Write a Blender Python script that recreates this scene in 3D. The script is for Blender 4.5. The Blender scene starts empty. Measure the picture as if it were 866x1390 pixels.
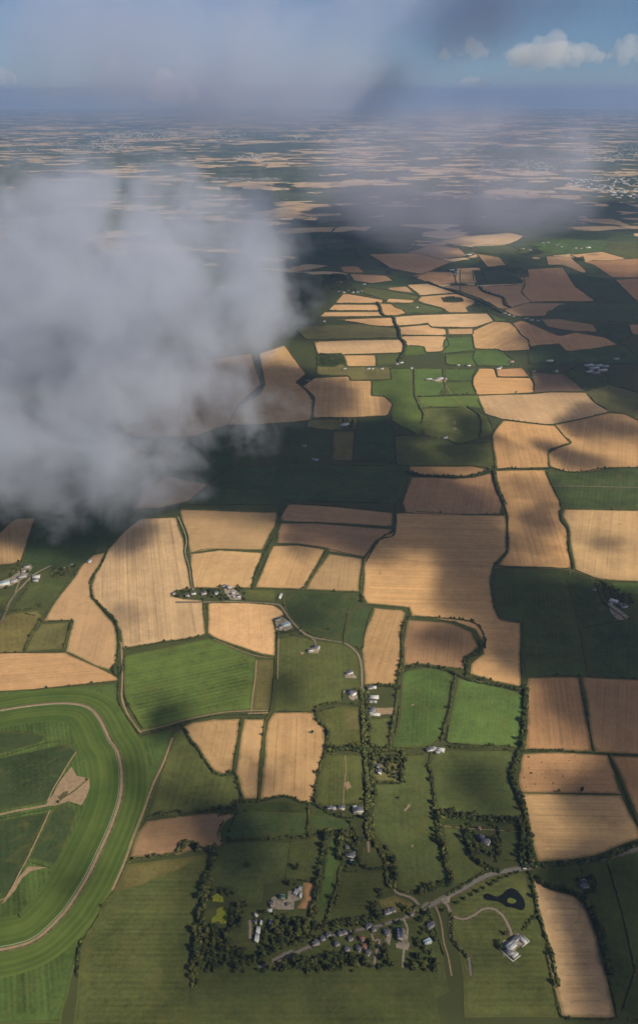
SUN_ENERGY = 5.0
SKY_STRENGTH = 0.05
EXPOSURE = 0.33
CLOUDS = True
HAZE = 2.7e-5
HAZE_COL = (0.44, 0.62, 1.0)
HAZE_G = 0.28
import bpy, bmesh, math, random
import numpy as np
from mathutils import Vector, geometry
from mathutils.geometry import delaunay_2d_cdt
random.seed(7)
RNG = np.random.RandomState(11)
scene = bpy.context.scene
COL = scene.collection
R = math.radians

# ------------------------------------------------------------------ camera
H = 1200.0                      # height of the aeroplane window above the ground, metres
FPX, CX, CY = 1265.0, 433.0, 650.0
PITCH = math.atan((CY - 128) / FPX)
cp, sp = math.cos(PITCH), math.sin(PITCH)

def ground(x, y, z=0.0):
    """photo pixel -> point on the land"""
    u = (x - CX) / FPX; v = -(y - CY) / FPX
    dy = cp + v * sp; dz = -sp + v * cp
    t = (H - z) / -dz
    return (u * t, dy * t)

def topx(X, Y, Z=0.0):
    dz = Z - H
    f = Y * cp - dz * sp
    up = Y * sp + dz * cp
    f = np.maximum(f, 1e-3)
    return CX + FPX * X / f, CY - FPX * up / f

def dist_px(x, y):
    X, Y = ground(x, y); return math.sqrt(X * X + Y * Y + H * H)

cam = bpy.data.cameras.new("camera")
cam.sensor_fit = 'HORIZONTAL'; cam.sensor_width = 36.0
cam.lens = 36.0 * FPX / 866.0
cam.shift_y = -(695.0 - CY) / 866.0
cam.clip_start = 1.0; cam.clip_end = 400000.0
camo = bpy.data.objects.new("camera", cam); COL.objects.link(camo)
camo.location = (0, 0, H); camo.rotation_euler = (math.pi / 2 - PITCH, 0, 0)
scene.camera = camo

# ------------------------------------------------------------------ light
SUN_EL = R(38)
AZ = (0.76, -0.65)
_l = math.hypot(*AZ); AZ = (AZ[0] / _l, AZ[1] / _l)
SUN = Vector((AZ[0] * math.cos(SUN_EL), AZ[1] * math.cos(SUN_EL), math.sin(SUN_EL)))
sl = bpy.data.lights.new("sun", 'SUN'); sl.energy = SUN_ENERGY; sl.angle = R(0.53); sl.color = (1.0, 0.90, 0.74)
so = bpy.data.objects.new("sun", sl); COL.objects.link(so)
so.rotation_euler = SUN.to_track_quat('Z', 'Y').to_euler()
so.location = (3000, -3000, 6000)
w = bpy.data.worlds.new("World"); scene.world = w; w.use_nodes = True
nt = w.node_tree; nt.nodes.clear()
sky = nt.nodes.new('ShaderNodeTexSky'); sky.sky_type = 'NISHITA'; sky.sun_disc = False
sky.sun_elevation = SUN_EL; sky.sun_rotation = math.atan2(AZ[0], AZ[1])
sky.altitude = 1200; sky.air_density = 0.7; sky.dust_density = 0.0; sky.ozone_density = 6.0
bg = nt.nodes.new('ShaderNodeBackground'); bg.inputs[1].default_value = SKY_STRENGTH
wo = nt.nodes.new('ShaderNodeOutputWorld')
nt.links.new(sky.outputs[0], bg.inputs[0]); nt.links.new(bg.outputs[0], wo.inputs[0])
scene.view_settings.view_transform = 'Standard'
scene.view_settings.look = 'None'
scene.view_settings.exposure = EXPOSURE
scene.view_settings.gamma = 1
scene.view_settings.use_curve_mapping = False
cy = scene.cycles
cy.max_bounces = 5; cy.diffuse_bounces = 1; cy.glossy_bounces = 1; cy.volume_bounces = 3
cy.transmission_bounces = 1; cy.transparent_max_bounces = 32
cy.caustics_reflective = False; cy.caustics_refractive = False
cy.volume_max_steps = 96
cy.use_denoising = True
try: cy.denoiser = 'OPENIMAGEDENOISE'
except Exception: pass

# ------------------------------------------------------------------ naming and tagging
def tag(o, label=None, cat=None, group=None, kind=None):
    if label: o['label'] = label
    if cat: o['category'] = cat
    if group: o['group'] = group
    if kind: o['kind'] = kind
    return o

def link(name, me, mat=None, parent=None, loc=None):
    o = bpy.data.objects.new(name, me); COL.objects.link(o)
    if mat is not None and me is not None and not me.materials: me.materials.append(mat)
    if parent is not None: o.parent = parent
    if loc is not None: o.location = loc
    return o

def mesh_np(name, V, F, smooth=False):
    """V (n,3); F list of int arrays (m,k) with constant k each"""
    me = bpy.data.meshes.new(name)
    V = np.asarray(V, dtype=np.float32)
    if not isinstance(F, (list, tuple)): F = [F]
    F = [np.asarray(f, dtype=np.int32) for f in F if len(f)]
    me.vertices.add(len(V)); me.vertices.foreach_set('co', V.ravel())
    nl = sum(f.size for f in F); npoly = sum(len(f) for f in F)
    me.loops.add(nl); me.loops.foreach_set('vertex_index', np.concatenate([f.ravel() for f in F]))
    tot = np.concatenate([np.full(len(f), f.shape[1], dtype=np.int32) for f in F])
    st = np.concatenate([[0], np.cumsum(tot)[:-1]]).astype(np.int32)
    me.polygons.add(npoly); me.polygons.foreach_set('loop_start', st); me.polygons.foreach_set('loop_total', tot)
    if smooth: me.polygons.foreach_set('use_smooth', np.ones(npoly, dtype=bool))
    me.update(calc_edges=True); me.validate()
    return me

# ------------------------------------------------------------------ node helper
class NT:
    def __init__(s, name):
        s.m = bpy.data.materials.new(name); s.m.use_nodes = True
        s.t = s.m.node_tree; s.t.nodes.clear()
    def n(s, typ, **kw):
        nd = s.t.nodes.new('ShaderNode' + typ)
        for k, v in kw.items():
            if k.startswith('i_'):
                key = k[2:]
                key = int(key) if key.isdigit() else key.replace('_', ' ')
                s.put(nd.inputs[key], v)
            else: setattr(nd, k, v)
        return nd
    def put(s, inp, v):
        if isinstance(v, bpy.types.NodeSocket): s.t.links.new(v, inp)
        else:
            if isinstance(v, tuple) and inp.type == 'VECTOR': v = v[:3]
            inp.default_value = v
    def math(s, op, a, b=0.0, c=None, clamp=False):
        nd = s.t.nodes.new('ShaderNodeMath'); nd.operation = op; nd.use_clamp = clamp
        s.put(nd.inputs[0], a); s.put(nd.inputs[1], b)
        if c is not None: s.put(nd.inputs[2], c)
        return nd.outputs[0]
    def vmath(s, op, a, b=None):
        nd = s.t.nodes.new('ShaderNodeVectorMath'); nd.operation = op
        s.put(nd.inputs[0], a)
        if b is not None: s.put(nd.inputs[1], b)
        return nd
    def mix(s, fac, a, b, mode='MIX'):
        nd = s.t.nodes.new('ShaderNodeMix'); nd.data_type = 'RGBA'; nd.blend_type = mode
        s.put(nd.inputs[0], fac); s.put(nd.inputs[6], a); s.put(nd.inputs[7], b)
        return nd.outputs[2]
    def rng(s, v, a, b, c, d, smooth=False):
        nd = s.t.nodes.new('ShaderNodeMapRange'); nd.clamp = True
        if smooth: nd.interpolation_type = 'SMOOTHSTEP'
        for i, q in enumerate((v, a, b, c, d)): s.put(nd.inputs[i], q)
        return nd.outputs[0]
    def noise(s, vec, scale, detail=3, rough=0.55, dist=0.0):
        nd = s.t.nodes.new('ShaderNodeTexNoise')
        s.put(nd.inputs['Vector'], vec); nd.inputs['Scale'].default_value = scale
        nd.inputs['Detail'].default_value = detail; nd.inputs['Roughness'].default_value = rough
        nd.inputs['Distortion'].default_value = dist
        return nd.outputs[0]
    def surf(s, col, rough=0.9, spec=0.15, bump=None, metallic=0.0):
        b = s.n('BsdfPrincipled'); s.put(b.inputs['Base Color'], col)
        s.put(b.inputs['Roughness'], rough); s.put(b.inputs['Specular IOR Level'], spec)
        s.put(b.inputs['Metallic'], metallic)
        if bump is not None: s.put(b.inputs['Normal'], bump)
        o = s.n('OutputMaterial'); s.t.links.new(b.outputs[0], o.inputs[0])
        return s.m
    def vol(s, vol_socket):
        o = s.n('OutputMaterial'); s.t.links.new(vol_socket, o.inputs[1]); return s.m

def rgb(r, g, b): return (r, g, b, 1.0)
def srgb(r, g, b):
    f = lambda c: ((c / 255 + 0.055) / 1.055) ** 2.4 if c > 10 else c / 255 / 12.92
    return (f(r), f(g), f(b), 1.0)
# ------------------------------------------------------------------ materials of the land
def field_material(name, stubble):
    s = NT(name)
    pos = s.n('NewGeometry').outputs['Position']
    col = s.n('ObjectInfo').outputs['Color']
    rnd = s.n('ObjectInfo').outputs['Random']
    uv = s.n('UVMap', uv_map='rows').outputs[0]
    sx = s.n('SeparateXYZ', i_0=uv)
    ed = s.n('Attribute', attribute_name='edge', attribute_type='GEOMETRY').outputs['Fac']
    st = s.n('Attribute', attribute_name='stripe', attribute_type='OBJECT').outputs['Fac']
    off = s.vmath('SCALE', (431.0, 173.0, 0.0)); s.put(off.inputs['Scale'], rnd)
    p2 = s.vmath('ADD', pos, off.outputs[0]).outputs[0]
    big = s.noise(p2, 0.008, 3, 0.6, 0.6)
    med = s.noise(p2, 0.045, 4, 0.65, 0.3)
    fine = s.noise(p2, 0.6, 2, 0.7)
    # rows run along uv.y, so anything driven by uv.x is a stripe
    wob = s.math('ADD', sx.outputs[0], s.math('MULTIPLY', s.math('SUBTRACT', med, 0.5), 3.0))
    streak_uv = s.n('CombineXYZ', i_0=wob, i_1=s.math('MULTIPLY', sx.outputs[1], 0.012))
    streak = s.noise(streak_uv.outputs[0], 0.17, 3, 0.75)
    streak2 = s.noise(streak_uv.outputs[0], 0.035, 2, 0.6)
    per = 21.0 if stubble else 9.5
    ph = s.math('DIVIDE', s.math('ADD', wob, s.math('MULTIPLY', rnd, 40.0)), s.math('MULTIPLY', per, s.math('ADD', 0.75, s.math('MULTIPLY', rnd, 0.7))))
    tri = s.math('PINGPONG', ph, 0.5)
    tram = s.rng(tri, 0.0, 0.10 if stubble else 0.5, 1.0, 0.0, True)
    edn = s.math('ADD', ed, s.math('MULTIPLY', s.math('SUBTRACT', med, 0.5), 7.0))
    head = s.rng(s.math('PINGPONG', s.math('SUBTRACT', edn, 4.0), 12.0), 0.0, 2.2, 1.0, 0.0, True)
    inner = s.rng(edn, 12.0, 19.0, 0.0, 1.0, True)
    headm = s.math('MULTIPLY', head, s.rng(edn, 5.0, 24.0, 1.0, 0.0))
    lines = s.math('MULTIPLY', tram, inner)
    v = s.math('ADD', s.math('MULTIPLY', s.math('SUBTRACT', streak, 0.5), 0.85 if stubble else 0.75),
               s.math('MULTIPLY', s.math('SUBTRACT', streak2, 0.5), 0.8))
    v = s.math('SUBTRACT', v, s.math('MULTIPLY', lines, 0.20 if stubble else 0.20))
    v = s.math('MULTIPLY', v, s.math('MULTIPLY', st, s.math('ADD', 0.25, s.math('MULTIPLY', inner, 0.75))))
    v = s.math('SUBTRACT', v, s.math('MULTIPLY', s.math('MULTIPLY', headm, st), 0.22))
    v = s.math('ADD', v, s.math('MULTIPLY', s.math('SUBTRACT', big, 0.5), 0.55 if stubble else 1.1))
    v = s.math('ADD', v, s.math('MULTIPLY', s.math('SUBTRACT', med, 0.5), 0.4 if stubble else 0.55))
    v = s.math('ADD', v, s.math('MULTIPLY', s.math('SUBTRACT', fine, 0.5), 0.5))
    mot = s.noise(p2, 0.13, 3, 0.75, 0.5)
    v = s.math('ADD', v, s.math('MULTIPLY', s.math('SUBTRACT', mot, 0.5), 0.45 if stubble else 0.95))
    gain = s.math('MAXIMUM', s.math('ADD', 1.0, v), 0.25)
    sc = s.vmath('SCALE', col); s.put(sc.inputs['Scale'], gain)
    c = sc.outputs[0]
    # patchy growth: weeds coming up through stubble, drier spots in grass
    pn = s.noise(p2, 0.021, 4, 0.7, 1.0)
    if stubble:
        c = s.mix(s.rng(pn, 0.60, 0.78, 0.0, 0.45), c, rgb(0.17, 0.125, 0.045))
        c = s.mix(s.rng(edn, 0.0, 5.0, 0.75, 0.0), c, rgb(0.075, 0.080, 0.022))
    else:
        c = s.mix(s.rng(pn, 0.52, 0.76, 0.0, 0.62), c, rgb(0.115, 0.100, 0.030))
        c = s.mix(s.rng(pn, 0.46, 0.26, 0.0, 0.35), c, rgb(0.030, 0.060, 0.014))
        c = s.mix(s.rng(edn, 0.0, 5.0, 0.6, 0.0), c, rgb(0.085, 0.085, 0.026))
    h = s.n('Bump', i_Strength=0.25, i_Distance=0.6, i_Height=s.math('ADD', fine, streak))
    return s.surf(c, 0.95, 0.05, h.outputs[0])

M_STUB = field_material('stubble', True)
M_PAST = field_material('pasture', False)

def simple_mat(name, col, var=0.35, scale=0.4, rough=0.9, spec=0.2, col2=None, metallic=0.0, use_obj=False):
    s = NT(name)
    pos = s.n('NewGeometry').outputs['Position']
    n1 = s.noise(pos, scale, 4, 0.65); n2 = s.noise(pos, scale * 6, 2, 0.6)
    v = s.math('ADD', 1.0, s.math('MULTIPLY', s.math('SUBTRACT', s.math('ADD', s.math('MULTIPLY', n1, .6), s.math('MULTIPLY', n2, .4)), 0.5), var * 3))
    base = s.n('ObjectInfo').outputs['Color'] if use_obj else col
    if col2 is not None: base = s.mix(s.rng(n1, 0.42, 0.6, 0, 1), base, col2)
    sc = s.vmath('SCALE', base); s.put(sc.inputs['Scale'], s.math('MAXIMUM', v, 0.3))
    return s.surf(sc.outputs[0], rough, spec, None, metallic)

M_ROAD = simple_mat('asphalt', rgb(0.16, 0.145, 0.13), 0.25, 0.15)
M_LANE = simple_mat('lane', rgb(0.23, 0.19, 0.14), 0.3, 0.12)
M_DIRT = simple_mat('dirt track', rgb(0.30, 0.205, 0.12), 0.3, 0.1, col2=rgb(0.20, 0.15, 0.085))
M_YARD = simple_mat('yard', rgb(0.33, 0.27, 0.21), 0.5, 0.12, col2=rgb(0.15, 0.13, 0.09))
M_DARKLINE = simple_mat('rough grass', rgb(0.055, 0.058, 0.022), 0.4, 0.2, col2=rgb(0.13, 0.10, 0.05))
M_RAIL = simple_mat('white rail', rgb(0.75, 0.73, 0.68), 0.1, 1.0)

def foliage_material(name, c1, c2, c3):
    s = NT(name)
    pos = s.n('NewGeometry').outputs['Position']
    rnd = s.n('ObjectInfo').outputs['Random']
    isl = s.n('NewGeometry').outputs['Random Per Island']
    n1 = s.noise(pos, 0.075, 3, 0.65)
    f = s.math('ADD', s.math('MULTIPLY', n1, 0.9), s.math('MULTIPLY', s.math('SUBTRACT', rnd, 0.5), 0.5))
    c = s.mix(s.rng(f, 0.3, 0.62, 0, 1), c1, c2)
    c = s.mix(s.rng(isl, 0.80, 1.0, 0, 0.7), c, c3)
    sc = s.vmath('SCALE', c); s.put(sc.inputs['Scale'], s.math('ADD', 0.62, s.math('MULTIPLY', isl, 0.76)))
    b = s.n('BsdfPrincipled'); s.put(b.inputs['Base Color'], sc.outputs[0]); s.put(b.inputs['Roughness'], 0.8)
    s.put(b.inputs['Specular IOR Level'], 0.15)
    o = s.n('OutputMaterial'); s.t.links.new(b.outputs[0], o.inputs[0])
    return s.m
M_LEAF = foliage_material('leaves', rgb(0.026, 0.040, 0.012), rgb(0.082, 0.086, 0.022), rgb(0.130, 0.120, 0.030))
M_LEAFY = foliage_material('bright leaves', rgb(0.16, 0.17, 0.02), rgb(0.24, 0.20, 0.015), rgb(0.30, 0.25, 0.03))
M_BARK = simple_mat('bark', rgb(0.07, 0.052, 0.037), 0.3, 2.0)

# the wide land sheet: patchwork of far fields beyond the ones modelled one by one
def land_material():
    s = NT('farmland')
    pos = s.n('NewGeometry').outputs['Position']
    # gentle warp so that field rows do not run dead straight
    wn = s.t.nodes.new('ShaderNodeTexNoise'); s.put(wn.inputs['Vector'], pos); wn.inputs['Scale'].default_value = 0.0007; wn.inputs['Detail'].default_value = 3
    wv = s.vmath('SCALE', s.vmath('SUBTRACT', wn.outputs['Color'], (0.5, 0.5, 0.5)).outputs[0]); wv.inputs['Scale'].default_value = 950.0
    p = s.vmath('ADD', pos, wv.outputs[0]).outputs[0]
    mp = s.n('Mapping', i_Vector=p, i_Rotation=(0, 0, 0.35), i_Scale=(1 / 500.0, 1 / 340.0, 1.0)).outputs[0]
    def vor(feature, vec):
        v = s.t.nodes.new('ShaderNodeTexVoronoi'); v.voronoi_dimensions = '2D'; v.feature = feature
        v.inputs['Scale'].default_value = 1.0; v.inputs['Randomness'].default_value = 0.85
        s.put(v.inputs['Vector'], vec); return v
    v1 = vor('F1', mp); pass
    ve = vor('DISTANCE_TO_EDGE', mp)
    sep = s.n('SeparateColor', i_0=v1.outputs['Color'])
    regional = s.noise(pos, 0.00034, 5, 0.65)
    h = s.math('ADD', sep.outputs[0], s.math('MULTIPLY', s.math('SUBTRACT', regional, 0.5), 4.5))
    tan = s.mix(sep.outputs[1], rgb(0.44, 0.29, 0.15), rgb(0.60, 0.43, 0.25))
    grn = s.mix(sep.outputs[2], rgb(0.040, 0.062, 0.020), rgb(0.085, 0.098, 0.034))
    c = s.mix(s.rng(h, 0.70, 0.72, 0, 1), grn, tan)
    wood = s.rng(s.noise(pos, 0.0016, 4, 0.6), 0.57, 0.60, 0, 1)
    c = s.mix(wood, c, rgb(0.028, 0.036, 0.014))
    c = s.mix(s.rng(ve.outputs['Distance'], 0.015, 0.035, 1.0, 0.0), c, rgb(0.030, 0.038, 0.014))
    # near land, between the modelled fields, is rough grass
    sxyz = s.n('SeparateXYZ', i_0=pos)
    fr = s.rng(s.math('ADD', sxyz.outputs[1], s.math('MULTIPLY', s.math('SUBTRACT', regional, .5), 900.0)), 6100.0, 6250.0, 0, 1)
    rough = s.mix(s.noise(pos, 0.02, 4, 0.65), rgb(0.040, 0.050, 0.017), rgb(0.075, 0.080, 0.028))
    c = s.mix(fr, rough, c)
    # scattered settlements: pale roofs and roads as grain
    town = s.rng(s.noise(pos, 0.00045, 3, 0.6), 0.60, 0.66, 0, 1)
    tv = vor('F1', s.n('Mapping', i_Vector=pos, i_Scale=(1 / 55.0, 1 / 55.0, 1.0)).outputs[0]); 
    tcol = s.n('SeparateColor', i_0=tv.outputs['Color'])
    grain = s.mix(s.rng(tcol.outputs[0], 0.55, 0.62, 0, 1), rgb(0.07, 0.075, 0.045), rgb(0.36, 0.33, 0.30))
    c = s.mix(s.math('MULTIPLY', town, s.rng(sxyz.outputs[1], 9000., 11000., 0, 0.8)), c, grain)
    return s.surf(c, 0.95, 0.05)
M_LAND = land_material()
# ------------------------------------------------------------------ survey of the land (sheet: origin x, origin y, scale)
TILE = dict(Z=(0, 0, 1), A=(0, 680, 2.887), B=(290, 680, 2.887), C=(566, 680, 2.887), D=(0, 900, 2.887), E=(290, 900, 2.887),
            G=(566, 900, 2.887), Hh=(0, 1080, 2.887), I=(240, 1100, 4.33), J=(420, 1100, 4.33), K=(560, 1100, 2.83),
            L=(400, 300, 3.608), M=(626, 300, 3.608), N=(400, 480, 3.608), O=(626, 480, 3.608), P=(160, 480, 3.608))
def P(tile, s):
    x0, y0, k = TILE[tile]
    out = []
    for q in s.split():
        a, b = q.split(','); out.append((x0 + float(a) / k, y0 + float(b) / k))
    return out
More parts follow.
